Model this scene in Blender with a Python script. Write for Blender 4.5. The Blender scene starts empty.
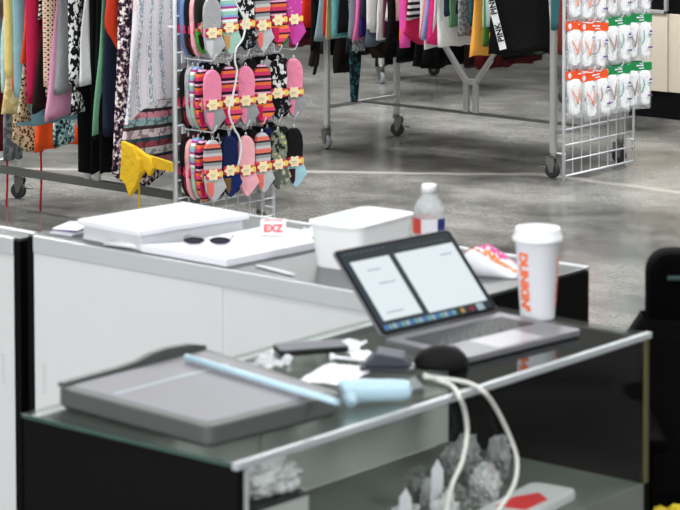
import bpy, bmesh, math, random
from mathutils import Vector, Matrix, noise
random.seed(7)
R = math.radians
sc = bpy.context.scene
C = sc.collection

# ------------------------------------------------------------------ camera
F_PX, PITCH, SHIFT_PX, CAM_H, YAW, ROLL = 2597.138, 0.0599839, -356.875, 2.13868, 0.6983156, -0.0024243
_fw = Vector((-math.sin(YAW), math.cos(YAW), 0)); _rt = Vector((math.cos(YAW), math.sin(YAW), 0)); _up = Vector((0, 0, 1))
_F = _fw*math.cos(PITCH) - _up*math.sin(PITCH); _U = _fw*math.sin(PITCH) + _up*math.cos(PITCH)
_R2 = _rt*math.cos(ROLL) + _U*math.sin(ROLL); _U2 = -_rt*math.sin(ROLL) + _U*math.cos(ROLL)
cam_d = bpy.data.cameras.new('camera'); cam = bpy.data.objects.new('camera', cam_d); C.objects.link(cam)
m3 = Matrix((_R2, _U2, -_F)).transposed()
cam.matrix_world = Matrix.Translation((0, 0, CAM_H)) @ m3.to_4x4()
cam_d.sensor_width = 36; cam_d.lens = F_PX/680*36; cam_d.shift_y = SHIFT_PX/680
cam_d.clip_start = .1; cam_d.clip_end = 200
cam_d.dof.use_dof = True; cam_d.dof.focus_distance = 11.6; cam_d.dof.aperture_fstop = 10.5
sc.camera = cam
sc.view_settings.view_transform = 'Standard'; sc.view_settings.look = 'None'
sc.view_settings.gamma = 1; sc.view_settings.use_curve_mapping = False
sc.view_settings.exposure = 0.3

def ray(px, py): return _F + _R2*((px-340)/F_PX) - _U2*((py-255-SHIFT_PX)/F_PX)
def AT(px, py, axis, v):            # where the sight line through a photo point meets the plane axis = v
    d = ray(px, py); i = 'xyz'.index(axis); o = Vector((0, 0, CAM_H)); t = (v-o[i])/d[i]
    return o + d*t

# ------------------------------------------------------------------ world (even pale fill, added as ambient light)
w = bpy.data.worlds.new('world'); sc.world = w; w.use_nodes = True
bg = w.node_tree.nodes['Background']; bg.inputs[0].default_value = (.97, .99, 1, 1); bg.inputs[1].default_value = 0.22

# ------------------------------------------------------------------ ceiling lamps' light and two added fill lamps
def area(name, loc, sx, sy, p, col=(1, .98, .95)):
    l = bpy.data.lights.new(name, 'AREA'); l.shape = 'RECTANGLE'; l.size = sx; l.size_y = sy; l.energy = p; l.color = col
    o = bpy.data.objects.new(name, l); C.objects.link(o); o.location = loc
    return o
LAMPS = [(-1.5, 2.5), (-5.0, 2.5), (-1.5, 6.5), (-5.5, 6.5), (-9.5, 6.5), (-4.5, 10.5), (-8.5, 10.5), (-12.5, 10.5), (-8.5, 15), (-9.5, 19.5), (-4.5, 15)]
_s = area('front_fill_light', (-2.0, -3.7, 2.2), 9.0, 3.2, 450, (.98, .99, 1)); _s.rotation_euler = (R(90), 0, R(10))  # added fill behind the camera, brightens the door and garment fronts; no shopfront exists
area('overhead_light', (1.8, 4.0, 4.32), 2.3, .9, 150, (.98, .99, 1))  # extra overhead fill, added to lighten the showcase interior
for x, y in LAMPS: area('overhead_light', (x, y, 4.32), 2.3, .9, 25 if y < 3 else 34 if (y < 7 and x > -6) else 90 if y > 12 else 190, (.98, .99, 1))

# ------------------------------------------------------------------ helpers
def lin(c):
    return tuple(((v/255)/12.92 if v/255 <= .04045 else ((v/255+.055)/1.055)**2.4) for v in c)
def nd(nt, t, **k):
    n = nt.nodes.new(t)
    for a, b in k.items(): setattr(n, a, b)
    return n
def mat(name, col, rough=.6, metal=0, bump=0, bscale=60, var=0, vscale=8, spec=.5, alpha=1, emis=0, trans=0, coat=0):
    m = bpy.data.materials.new(name); m.use_nodes = True; nt = m.node_tree; b = nt.nodes['Principled BSDF']
    c = (*lin(col), 1); b.inputs['Base Color'].default_value = c; b.inputs['Roughness'].default_value = rough
    b.inputs['Metallic'].default_value = metal; b.inputs['Specular IOR Level'].default_value = spec
    b.inputs['Alpha'].default_value = alpha; b.inputs['Transmission Weight'].default_value = trans
    b.inputs['Coat Weight'].default_value = coat
    tc = nd(nt, 'ShaderNodeTexCoord')
    nz = nd(nt, 'ShaderNodeTexNoise'); nz.inputs['Scale'].default_value = vscale; nt.links.new(tc.outputs['Object'], nz.inputs[0])
    v = max(var, .02)
    mx = nd(nt, 'ShaderNodeMix', data_type='RGBA'); mx.inputs[6].default_value = tuple(min(1, k*(1-v)) for k in c[:3])+(1,)
    mx.inputs[7].default_value = tuple(min(1, k*(1+v)) for k in c[:3])+(1,)
    nt.links.new(nz.outputs[0], mx.inputs[0]); nt.links.new(mx.outputs[2], b.inputs['Base Color'])
    if bump:
        n2 = nd(nt, 'ShaderNodeTexNoise'); n2.inputs['Scale'].default_value = bscale; nt.links.new(tc.outputs['Object'], n2.inputs[0])
        bp = nd(nt, 'ShaderNodeBump'); bp.inputs['Strength'].default_value = bump; bp.inputs['Distance'].default_value = .02
        nt.links.new(n2.outputs[0], bp.inputs['Height']); nt.links.new(bp.outputs[0], b.inputs['Normal'])
    if emis:
        b.inputs['Emission Color'].default_value = c; b.inputs['Emission Strength'].default_value = emis
    return m
def ramp(nt, cols, pos, const=True):
    r = nd(nt, 'ShaderNodeValToRGB'); e = r.color_ramp.elements
    while len(e) < len(cols): e.new(.5)
    for i, (c, p) in enumerate(zip(cols, pos)): e[i].position = p; e[i].color = (*lin(c), 1)
    if const: r.color_ramp.interpolation = 'CONSTANT'
    return r
def pat(name, kind, cols, pos, scale=20, stretch=(1, 1, 1), rough=.9, dist=4, bump=.2, loc=(0, 0, 0)):
    m = bpy.data.materials.new(name); m.use_nodes = True; nt = m.node_tree; b = nt.nodes['Principled BSDF']
    b.inputs['Roughness'].default_value = rough; b.inputs['Specular IOR Level'].default_value = .2
    tc = nd(nt, 'ShaderNodeTexCoord'); mp = nd(nt, 'ShaderNodeMapping'); mp.inputs['Scale'].default_value = stretch; mp.inputs['Location'].default_value = loc
    nt.links.new(tc.outputs['Object'], mp.inputs[0]); r = ramp(nt, cols, pos)
    if kind == 'voronoi':
        t = nd(nt, 'ShaderNodeTexVoronoi'); t.inputs['Scale'].default_value = scale; out = t.outputs['Distance']
    elif kind == 'cells':
        t = nd(nt, 'ShaderNodeTexVoronoi'); t.inputs['Scale'].default_value = scale
        s = nd(nt, 'ShaderNodeSeparateColor'); nt.links.new(t.outputs['Color'], s.inputs[0]); out = s.outputs[0]
    elif kind == 'zebra':
        t = nd(nt, 'ShaderNodeTexWave'); t.inputs['Scale'].default_value = scale; t.inputs['Distortion'].default_value = dist; t.bands_direction = 'Z'; out = t.outputs['Fac']
    elif kind == 'stripes':
        t = nd(nt, 'ShaderNodeTexWave'); t.wave_profile = 'SAW'; t.inputs['Scale'].default_value = scale; t.bands_direction = 'Z'; t.inputs['Distortion'].default_value = 0; out = t.outputs['Fac']
    elif kind == 'noise':
        t = nd(nt, 'ShaderNodeTexNoise'); t.inputs['Scale'].default_value = scale; t.inputs['Detail'].default_value = 3; out = t.outputs[0]
    elif kind == 'plaid':
        t = nd(nt, 'ShaderNodeTexWave'); t.wave_profile = 'SIN'; t.inputs['Scale'].default_value = scale; t.bands_direction = 'Z'
        t2 = nd(nt, 'ShaderNodeTexWave'); t2.inputs['Scale'].default_value = scale; t2.bands_direction = 'Y'; nt.links.new(mp.outputs[0], t2.inputs[0])
        a = nd(nt, 'ShaderNodeMath', operation='ADD'); nt.links.new(t.outputs['Fac'], a.inputs[0]); nt.links.new(t2.outputs['Fac'], a.inputs[1])
        a2 = nd(nt, 'ShaderNodeMath', operation='MULTIPLY'); a2.inputs[1].default_value = .5; nt.links.new(a.outputs[0], a2.inputs[0]); out = a2.outputs[0]
    nt.links.new(mp.outputs[0], t.inputs[0]); nt.links.new(out, r.inputs[0]); nt.links.new(r.outputs[0], b.inputs['Base Color'])
    if bump:
        n2 = nd(nt, 'ShaderNodeTexNoise'); n2.inputs['Scale'].default_value = 40; nt.links.new(tc.outputs['Object'], n2.inputs[0])
        bp = nd(nt, 'ShaderNodeBump'); bp.inputs['Strength'].default_value = bump; bp.inputs['Distance'].default_value = .01
        nt.links.new(n2.outputs[0], bp.inputs['Height']); nt.links.new(bp.outputs[0], b.inputs['Normal'])
    return m
def glass(name, tint, boost=1.5, rough=.03):
    m = bpy.data.materials.new(name); m.use_nodes = True; nt = m.node_tree; nt.nodes.remove(nt.nodes['Principled BSDF'])
    o = nt.nodes['Material Output']; t = nd(nt, 'ShaderNodeBsdfTransparent'); t.inputs[0].default_value = (*tint, 1)
    g = nd(nt, 'ShaderNodeBsdfGlossy'); g.inputs['Roughness'].default_value = rough; g.inputs[0].default_value = (.9, .95, .93, 1)
    f = nd(nt, 'ShaderNodeFresnel'); f.inputs[0].default_value = 1.45
    mu = nd(nt, 'ShaderNodeMath', operation='MULTIPLY'); mu.inputs[1].default_value = boost; mu.use_clamp = True
    ge = nd(nt, 'ShaderNodeNewGeometry'); fb_ = nd(nt, 'ShaderNodeMath', operation='SUBTRACT'); fb_.inputs[0].default_value = 1; nt.links.new(ge.outputs['Backfacing'], fb_.inputs[1])
    m2 = nd(nt, 'ShaderNodeMath', operation='MULTIPLY'); nt.links.new(fb_.outputs[0], m2.inputs[1])
    mx = nd(nt, 'ShaderNodeMixShader'); nt.links.new(f.outputs[0], mu.inputs[0]); nt.links.new(mu.outputs[0], m2.inputs[0]); nt.links.new(m2.outputs[0], mx.inputs[0])
    nt.links.new(t.outputs[0], mx.inputs[1]); nt.links.new(g.outputs[0], mx.inputs[2]); nt.links.new(mx.outputs[0], o.inputs[0])
    return m

def tag(o, label=None, cat=None, group=None, kind=None):
    if label: o['label'] = label
    if cat: o['category'] = cat
    if group: o['group'] = group
    if kind: o['kind'] = kind
    return o
def empty(name, loc=(0, 0, 0), rz=0, label=None, cat=None, group=None, kind=None):
    o = bpy.data.objects.new(name, None); C.objects.link(o); o.location = loc; o.rotation_euler = (0, 0, rz); o.empty_display_size = .05
    return tag(o, label, cat, group, kind)
def link(name, me, parent=None, loc=(0, 0, 0), rot=(0, 0, 0)):
    o = bpy.data.objects.new(name, me); C.objects.link(o); o.location = loc; o.rotation_euler = rot
    if parent: o.parent = parent
    return o
class MB:
    """collects shapes, then builds them as one mesh"""
    def __init__(s): s.bm = bmesh.new(); s.mi = 0; s.sm = True
    def _fin(s, before, mi):
        for f in s.bm.faces:
            if f.index == -1 or f not in before: pass
    def faces(s, vs, fs, mi=0, smooth=False):
        v = [s.bm.verts.new(p) for p in vs]
        for f in fs:
            try: fa = s.bm.faces.new([v[i] for i in f]); fa.material_index = mi; fa.smooth = smooth
            except ValueError: pass
        return s
    def box(s, lo, hi, mi=0, bev=0, M=None):
        x0, y0, z0 = lo; x1, y1, z1 = hi
        b2 = bmesh.new(); bmesh.ops.create_cube(b2, size=1)
        for v in b2.verts: v.co = Vector((x0+(v.co.x+.5)*(x1-x0), y0+(v.co.y+.5)*(y1-y0), z0+(v.co.z+.5)*(z1-z0)))
        if bev: bmesh.ops.bevel(b2, geom=b2.edges[:], offset=bev, segments=2, profile=.5, affect='EDGES')
        return s.merge(b2, mi, bool(bev) and False, M)
    def merge(s, b2, mi=0, smooth=False, M=None):
        if M is not None: b2.transform(M)
        mp = {v: s.bm.verts.new(v.co) for v in b2.verts}
        for f in b2.faces:
            try: g = s.bm.faces.new([mp[v] for v in f.verts]); g.material_index = mi; g.smooth = smooth
            except ValueError: pass
        b2.free(); return s
    def tube(s, pts, r, seg=8, mi=0, cap=True, close=False):
        pts = [Vector(p) for p in pts]; n = len(pts); rings = []
        ref = None
        for i, p in enumerate(pts):
            d = (pts[min(i+1, n-1)]-pts[max(i-1, 0)]).normalized()
            if ref is None: ref = d.orthogonal().normalized()
            ref = (ref - d*ref.dot(d)).normalized(); b = d.cross(ref)
            rr = r[i] if isinstance(r, (list, tuple)) else r
            rings.append([s.bm.verts.new(p+(ref*math.cos(2*math.pi*k/seg)+b*math.sin(2*math.pi*k/seg))*rr) for k in range(seg)])
        for a, b in zip(rings, rings[1:]):
            for k in range(seg):
                f = s.bm.faces.new((a[k], a[(k+1) % seg], b[(k+1) % seg], b[k])); f.material_index = mi; f.smooth = True
        if cap:
            for g in (rings[0][::-1], rings[-1]): f = s.bm.faces.new(g); f.material_index = mi
        return s
    def bar(s, a, b, w=.03, h=None, mi=0):        # square-section bar
        a = Vector(a); b = Vector(b); d = (b-a); L = d.length; h = h or w
        b2 = bmesh.new(); bmesh.ops.create_cube(b2, size=1)
        for v in b2.verts: v.co = Vector((v.co.x*w, v.co.y*h, (v.co.z+.5)*L))
        bmesh.ops.bevel(b2, geom=b2.edges[:], offset=min(w, h)*.15, segments=1, affect='EDGES')
        M = Matrix.Translation(a) @ d.to_track_quat('Z', 'Y').to_matrix().to_4x4()
        return s.merge(b2, mi, False, M)
    def lathe(s, prof, seg=32, mi=0, M=None, cap=True):
        b2 = bmesh.new(); rings = []
        for r_, z in prof: rings.append([b2.verts.new((r_*math.cos(2*math.pi*k/seg), r_*math.sin(2*math.pi*k/seg), z)) for k in range(seg)])
        for a, b in zip(rings, rings[1:]):
            for k in range(seg): b2.faces.new((a[k], a[(k+1) % seg], b[(k+1) % seg], b[k]))
        if cap: b2.faces.new(rings[0][::-1]); b2.faces.new(rings[-1])
        return s.merge(b2, mi, True, M)
    def prism(s, outline, t, axis='x', mi=0, bev=0, M=None, smooth=False):   # outline in the plane, thickness t both ways
        b2 = bmesh.new(); n = len(outline)
        def P(u, v, d): return {'x': (d, u, v), 'y': (u, d, v), 'z': (u, v, d)}[axis]
        t0, t1 = (-t/2, t/2) if not isinstance(t, tuple) else t
        A = [b2.verts.new(P(u, v, t0)) for u, v in outline]; B = [b2.verts.new(P(u, v, t1)) for u, v in outline]
        b2.faces.new(A[::-1]); b2.faces.new(B)
        for i in range(n): b2.faces.new((A[i], A[(i+1) % n], B[(i+1) % n], B[i]))
        bmesh.ops.recalc_face_normals(b2, faces=b2.faces[:])
        if bev:
            ed = [e for e in b2.edges if len(e.link_faces) == 2 and any(len(f.verts) == n for f in e.link_faces)]
            bmesh.ops.bevel(b2, geom=ed, offset=bev, segments=2, profile=.6, affect='EDGES')
        return s.merge(b2, mi, smooth, M)
    def mesh(s, name, mats):
        bmesh.ops.recalc_face_normals(s.bm, faces=s.bm.faces[:])
        me = bpy.data.meshes.new(name); s.bm.to_mesh(me); s.bm.free()
        for m in (mats if isinstance(mats, (list, tuple)) else [mats]): me.materials.append(m)
        return me
    def build(s, name, mats, parent=None, loc=(0, 0, 0), rot=(0, 0, 0)):
        return link(name, s.mesh(name, mats), parent, loc, rot)
def rrect(w, h, r, seg=5, cx=0, cy=0):
    o = []
    for sx, sy, a0 in ((1, 1, 0), (-1, 1, 90), (-1, -1, 180), (1, -1, 270)):
        for k in range(seg+1):
            a = R(a0+90*k/seg); o.append((cx+sx*(w/2-r)+r*math.cos(a), cy+sy*(h/2-r)+r*math.sin(a)))
    return o
def smooth_path(pts, n=6):
    pts = [Vector(p) for p in pts]; out = []
    for i in range(len(pts)-1):
        p0 = pts[max(i-1, 0)]; p1 = pts[i]; p2 = pts[i+1]; p3 = pts[min(i+2, len(pts)-1)]
        for k in range(n):
            t = k/n; out.append(.5*((2*p1)+(-p0+p2)*t+(2*p0-5*p1+4*p2-p3)*t*t+(-p0+3*p1-3*p2+p3)*t**3))
    out.append(pts[-1]); return out
def text_mesh(txt, size, ext=.0004, bold=.0, spacing=1.0):
    cu = bpy.data.curves.new('lettering', 'FONT'); cu.body = txt; cu.size = size; cu.extrude = ext; cu.offset = bold; cu.align_x = 'CENTER'; cu.align_y = 'CENTER'; cu.space_character = spacing
    o = bpy.data.objects.new('lettering', cu); C.objects.link(o)
    bpy.context.view_layer.update()
    me = bpy.data.meshes.new_from_object(o.evaluated_get(bpy.context.evaluated_depsgraph_get()))
    bpy.data.objects.remove(o); return me
def subdivide_long(me, cuts=3):
    bm = bmesh.new(); bm.from_mesh(me); bmesh.ops.triangulate(bm, faces=bm.faces[:])
    bmesh.ops.subdivide_edges(bm, edges=bm.edges[:], cuts=cuts, use_grid_fill=True); bm.to_mesh(me); bm.free()
def copy_tree(o, parent=None):
    c = o.copy(); C.objects.link(c)
    if parent: c.parent = parent
    for ch in list(o.children): copy_tree(ch, c)
    return c

# ------------------------------------------------------------------ materials
M = {}
M['chrome'] = mat('brushed_steel', (188, 190, 188), .32, .5)
M['darksteel'] = mat('dark_steel', (120, 122, 118), .35, .8)
M['white_wire'] = mat('white_wire', (226, 230, 236), .4)
M['rubber'] = mat('black_rubber', (38, 38, 40), .6)
M['greyrubber'] = mat('grey_rubber', (120, 126, 128), .6)
M['white_lam'] = mat('white_laminate', (208, 211, 212), .45, var=.02)
M['black_lam'] = mat('black_laminate', (7, 7, 8), .5, spec=.12)
M['alu'] = mat('aluminium', (198, 202, 204), .4, .25)
M['bright_alu'] = mat('bright_aluminium', (198, 201, 206), .35, .4)
M['deck'] = mat('deck_board', (104, 110, 104), .6, var=.1)
M['top_smoke'] = mat('smoked_top', (62, 66, 67), .28, var=.03)
M['glass'] = glass('showcase_glass', (.96, .975, .965), 1.3)
M['paper'] = mat('white_paper', (229, 230, 237), .7)
M['wplastic'] = mat('white_plastic', (230, 232, 235), .4)
M['tub'] = mat('milky_plastic', (238, 240, 241), .45)
M['blackp'] = mat('black_plastic', (16, 17, 18), .4, spec=.4)
M['greyp'] = mat('grey_plastic', (76, 79, 78), .5, bump=.05, bscale=300)
M['greyp_l'] = mat('pale_grey_plastic', (116, 116, 123), .5, bump=.05, bscale=300)
M['ltblue'] = mat('pale_blue_plastic', (178, 208, 224), .4)
M['beige'] = mat('beige_laminate', (196, 186, 168), .6, var=.03)
M['navy_dark'] = mat('dark_navy', (20, 28, 48), .6)

def floor_mat():
    m = bpy.data.materials.new('polished_concrete'); m.use_nodes = True; nt = m.node_tree; b = nt.nodes['Principled BSDF']; L = nt.links.new
    tc = nd(nt, 'ShaderNodeTexCoord')
    n1 = nd(nt, 'ShaderNodeTexNoise'); n1.inputs['Scale'].default_value = .9; n1.inputs['Detail'].default_value = 8; n1.inputs['Roughness'].default_value = .65; L(tc.outputs['Object'], n1.inputs[0])
    r1 = ramp(nt, [(76, 76, 73), (132, 131, 127), (176, 175, 171)], [.36, .5, .66], False); L(n1.outputs[0], r1.inputs[0])
    n2 = nd(nt, 'ShaderNodeTexNoise'); n2.inputs['Scale'].default_value = 60; n2.inputs['Detail'].default_value = 6; n2.inputs['Roughness'].default_value = .8; L(tc.outputs['Object'], n2.inputs[0])
    r2 = ramp(nt, [(160, 159, 157), (215, 214, 212), (255, 255, 254)], [.36, .5, .64], False); L(n2.outputs[0], r2.inputs[0])
    mu = nd(nt, 'ShaderNodeMix', data_type='RGBA', blend_type='MULTIPLY'); mu.inputs[0].default_value = .85; L(r1.outputs[0], mu.inputs[6]); L(r2.outputs[0], mu.inputs[7])
    # saw-cut joint running along x at y = 10.38, slightly ragged, worn pale
    sp = nd(nt, 'ShaderNodeSeparateXYZ'); L(tc.outputs['Object'], sp.inputs[0])
    n3 = nd(nt, 'ShaderNodeTexNoise'); n3.inputs['Scale'].default_value = 3; L(tc.outputs['Object'], n3.inputs[0])
    a = nd(nt, 'ShaderNodeMath', operation='MULTIPLY_ADD'); a.inputs[1].default_value = .14; L(n3.outputs[0], a.inputs[0]); L(sp.outputs[1], a.inputs[2])
    XJ, YJ = -7.425, 10.41                      # two worn joints meet here
    dx_ = nd(nt, 'ShaderNodeMath', operation='SUBTRACT'); dx_.inputs[1].default_value = XJ; L(sp.outputs[0], dx_.inputs[0])
    le = nd(nt, 'ShaderNodeMath', operation='MINIMUM'); le.inputs[1].default_value = 0; L(dx_.outputs[0], le.inputs[0])
    ri = nd(nt, 'ShaderNodeMath', operation='MAXIMUM'); ri.inputs[1].default_value = 0; L(dx_.outputs[0], ri.inputs[0])
    x1 = nd(nt, 'ShaderNodeMath', operation='MULTIPLY_ADD'); x1.inputs[1].default_value = -.707; L(le.outputs[0], x1.inputs[0]); L(a.outputs[0], x1.inputs[2])
    xs = nd(nt, 'ShaderNodeMath', operation='MULTIPLY_ADD'); xs.inputs[1].default_value = -.0116; L(ri.outputs[0], xs.inputs[0]); L(x1.outputs[0], xs.inputs[2])
    s = nd(nt, 'ShaderNodeMath', operation='SUBTRACT'); s.inputs[1].default_value = YJ+.07; L(xs.outputs[0], s.inputs[0])
    ab = nd(nt, 'ShaderNodeMath', operation='ABSOLUTE'); L(s.outputs[0], ab.inputs[0])
    lt = nd(nt, 'ShaderNodeMapRange'); lt.inputs[1].default_value = .012; lt.inputs[2].default_value = .06; lt.inputs[3].default_value = .6; lt.inputs[4].default_value = 0; L(ab.outputs[0], lt.inputs[0])
    mj = nd(nt, 'ShaderNodeMix', data_type='RGBA'); L(lt.outputs[0], mj.inputs[0]); L(mu.outputs[2], mj.inputs[6]); mj.inputs[7].default_value = (*lin((192, 188, 180)), 1)
    L(mj.outputs[2], b.inputs['Base Color'])
    rr = nd(nt, 'ShaderNodeMapRange'); rr.inputs[3].default_value = .07; rr.inputs[4].default_value = .3; L(n1.outputs[0], rr.inputs[0]); L(rr.outputs[0], b.inputs['Roughness'])
    bp = nd(nt, 'ShaderNodeBump'); bp.inputs['Strength'].default_value = .04; bp.inputs['Distance'].default_value = .01; L(n2.outputs[0], bp.inputs['Height']); L(bp.outputs[0], b.inputs['Normal'])
    return m

# ------------------------------------------------------------------ room shell
def shell(name, lo, hi, m):
    o = MB().box(lo, hi).build(name, m); return tag(o, kind='structure')
shell('floor', (-30, -4, -.1), (6, 32, 0), floor_mat())
M['wall'] = mat('painted_wall', (205, 204, 200), .8)
shell('ceiling', (-30, -.5, 4.4), (6, 32, 4.5), mat('ceiling_white', (225, 225, 222), .9))
shell('wall_back', (-30, 32, 0), (6, 32.2, 4.4), M['wall'])
shell('wall_right', (6, -4, 0), (6.2, 32, 4.4), mat('dim_wall', (52, 52, 52), .8))
shell('wall_left', (-30.2, -4, 0), (-30, 32, 4.4), M['wall'])
fix = None
for x, y in LAMPS+[(1.8, 4.0)]:  # the last fixture only houses the added showcase fill
    if fix is None:
        fix = empty('ceiling_light', (x, y, 4.4), 0, 'white rectangular ceiling light fixture above the sales floor', 'ceiling light', 'ceiling light fixtures over the sales floor')
        MB().box((-1.22, -.5, -.04), (1.22, .5, 0), bev=.005).build('housing', M['white_lam'], fix)
        MB().box((-1.15, -.45, -.05), (1.15, .45, -.041)).build('diffuser', mat('lamp_diffuser', (250, 250, 245), .5, emis=2.5), fix)
        f = fix
    else: f = copy_tree(fix)
    f.location = (x, y, 4.3995)

# ------------------------------------------------------------------ showcases
def rear_case(name, x0, x1, y0, y1, H, label, seam):
    t = empty(name, ((x0+x1)/2, (y0+y1)/2, 0), 0, label, 'counter'); ox, oy = (x0+x1)/2, (y0+y1)/2
    def b(part, lo, hi, m, bev=.001, parent=t, lab=None):
        o = MB().box((lo[0]-ox, lo[1]-oy, lo[2]), (hi[0]-ox, hi[1]-oy, hi[2]), bev=bev).build(part, m, parent)
        if lab: o['label'] = lab
        return o
    b('end_panel', (x0, y0, 0), (x0+.022, y1, H-.006), M['black_lam'], lab='black end panel')
    b('end_panel', (x1-.022, y0, 0), (x1, y1, H-.006), M['black_lam'], lab='black end panel')
    b('base', (x0+.022, y0+.02, 0), (x1-.022, y1-.01, .1), M['black_lam'])
    b('front_panel', (x0+.022, y1-.02, .1), (x1-.022, y1, H-.03), M['black_lam'])
    b('shelf', (x0+.022, y0+.03, .1), (x1-.022, y1-.02, .12), M['deck'])
    b('rail', (x0+.022, y0-.004, H-.043), (x1-.022, y0+.02, H-.001), M['alu'], .003, lab='grey metal top rail')
    b('rail', (x0, y1-.014, H-.02), (x1, y1+.002, H+.002), M['bright_alu'], .002, lab='bright metal edge rail at the back')
    b('top', (x0, y0+.004, H-.01), (x1, y1-.01, H), M['top_smoke'], .002, lab='smoky grey glass top')
    sx = seam
    for k, (a, c, dy) in enumerate(((x0+.022, sx, 0), (sx, x1-.022, .003))):
        d = b('sliding_door', (a, y0+dy, .11), (c, y0+dy+.008, H-.043), M['white_lam'], .001, lab='white sliding door')
        hx = a+.028 if k == 0 else c-.05
        b('finger_pull', (hx, y0+dy-.0015, .56), (hx+.013, y0+dy+.0005, .637), M['alu_pull'], .0005, parent=d)
    return t
M['alu_pull'] = mat('pull_grey', (198, 202, 203), .5)
K = dict(x0=-4.612, x1=-3.328, y0=4.307, y1=4.843, H=.945)
rear_case('display_counter', K['x0'], K['x1'], K['y0'], K['y1'], K['H'], 'counter with white sliding doors and black end, carrying the white plastic tub and bottle', -3.969)
rear_case('partition_cabinet', -5.9, -4.640, 4.307, 4.387, .93, 'narrow white-doored cabinet cut off by the left edge of the view', -5.3)

# foreground glass showcase
FX0, FX1, FY0, FY1, FH, DZ = -3.304, -2.796, 3.069, 4.288, .9696, .67
t = empty('glass_showcase', (-3.05, 3.68, 0), 0, 'black-ended glass showcase counter in the foreground under the laptop', 'display case'); CX, CY = -3.05, 3.68
def fb(part, lo, hi, m, bev=.001, lab=None, parent=t):
    o = MB().box((lo[0]-CX, lo[1]-CY, lo[2]), (hi[0]-CX, hi[1]-CY, hi[2]), bev=bev).build(part, m, parent)
    if lab: o['label'] = lab
    return o
fb('end_panel', (FX0, FY0+.002, 0), (FX1-.004, FY0+.02, FH-.008), M['black_lam'], lab='black end panel, near')
fb('end_panel', (FX0, FY1-.02, 0), (FX1-.004, FY1-.002, FH-.008), M['black_lam'], lab='black end panel, far')
fb('top_glass', (FX0, FY0, FH-.006), (FX1-.012, FY1, FH), M['glass'], 0, 'clear glass top')
M['front_rail'] = mat('front_rail_metal', (172, 178, 181), .4, .2)
M['front_glass'] = glass('front_glass', (.965, .975, .97), .6)
M['glass_edge'] = mat('green_glass_edge', (60, 84, 76), .15)
fb('glass_edge', (FX0, FY0-.0012, FH-.0065), (FX1-.012, FY0+.0002, FH+.0002), M['glass_edge'], 0, 'dark green polished glass edge')
fb('front_rail', (FX1-.013, FY0-.001, FH-.011), (FX1+.001, FY1+.001, FH+.0015), M['front_rail'], .002, 'bright metal rail along the front edge')
fb('front_glass', (FX1-.009, FY0+.02, DZ), (FX1-.004, FY1-.02, FH-.0115), M['front_glass'], 0, 'clear front glass')
fb('deck', (FX0+.0165, FY0+.02, DZ-.018), (FX1-.004, FY1-.02, DZ), M['deck'], lab='dark grey-green deck board')
fb('lower_front', (FX1-.018, FY0+.02, .1), (FX1-.004, FY1-.02, DZ-.018), M['deck'])
fb('kick_base', (FX0+.02, FY0+.02, 0), (FX1-.03, FY1-.02, .1), M['black_lam'])
fb('post', (FX1-.014, FY1-.02, DZ), (FX1-.002, FY1-.006, FH-.0115), mat('brass_edge', (96, 92, 60), .4, .3), lab='dull olive corner post')
fb('post', (FX1-.02, FY0+.021, DZ), (FX1-.006, FY0+.034, FH-.0115), M['alu'], lab='grey metal corner post')
M['inner_door'] = mat('inner_door', (222, 228, 222), .5)
for a, c, dx in ((FY0+.02, 3.7, 0), (3.68, FY1-.02, .01)):
    fb('rear_sliding_door', (FX0+dx, a, DZ), (FX0+dx+.006, c, FH-.02), M['inner_door'], lab='pale sliding door at the back')
fb('rear_panel', (FX0, FY0+.02, .1), (FX0+.012, FY1-.02, DZ-.018), M['white_lam'])
fb('rear_rail', (FX0, FY0+.02, FH-.02), (FX0+.02, FY1-.02, FH-.0065), M['alu'])

# ------------------------------------------------------------------ garment rack
def caster_parts(parent, x, y, turn, wheelmat):
    c = MB()
    ca, sa = math.cos(turn), math.sin(turn)
    Mx = Matrix.Translation((x, y, 0)) @ Matrix.Rotation(turn, 4, 'Z')
    c.lathe([(.019, .105), (.019, .12)], 16, 0, Mx)
    c.prism([(.005, .105), (-.03, .105), (-.036, .085), (-.012, .03), (.003, .03), (.012, .085)], .004, 'y', 0, M=Mx @ Matrix.Translation((0, .015, 0)))
    c.prism([(.005, .105), (-.03, .105), (-.036, .085), (-.012, .03), (.003, .03), (.012, .085)], .004, 'y', 0, M=Mx @ Matrix.Translation((0, -.015, 0)))
    c.box((-.036, -.017, .098), (.02, .017, .107), 0, .003, M=Mx)
    c.box((-.075, -.008, .05), (-.02, .008, .056), 0, .002, M=Mx)
    h = c.build('caster', M['darksteel'], parent)
    W = MB(); MW = Mx @ Matrix.Translation((-.004, 0, .0385)) @ Matrix.Rotation(R(90), 4, 'X')
    W.lathe([(.012, -.011), (.03, -.012), (.036, -.010), (.038, -.005), (.038, .005), (.036, .010), (.03, .012), (.012, .011)], 28, 0, MW)
    W.build('wheel', wheelmat, h)
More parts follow.
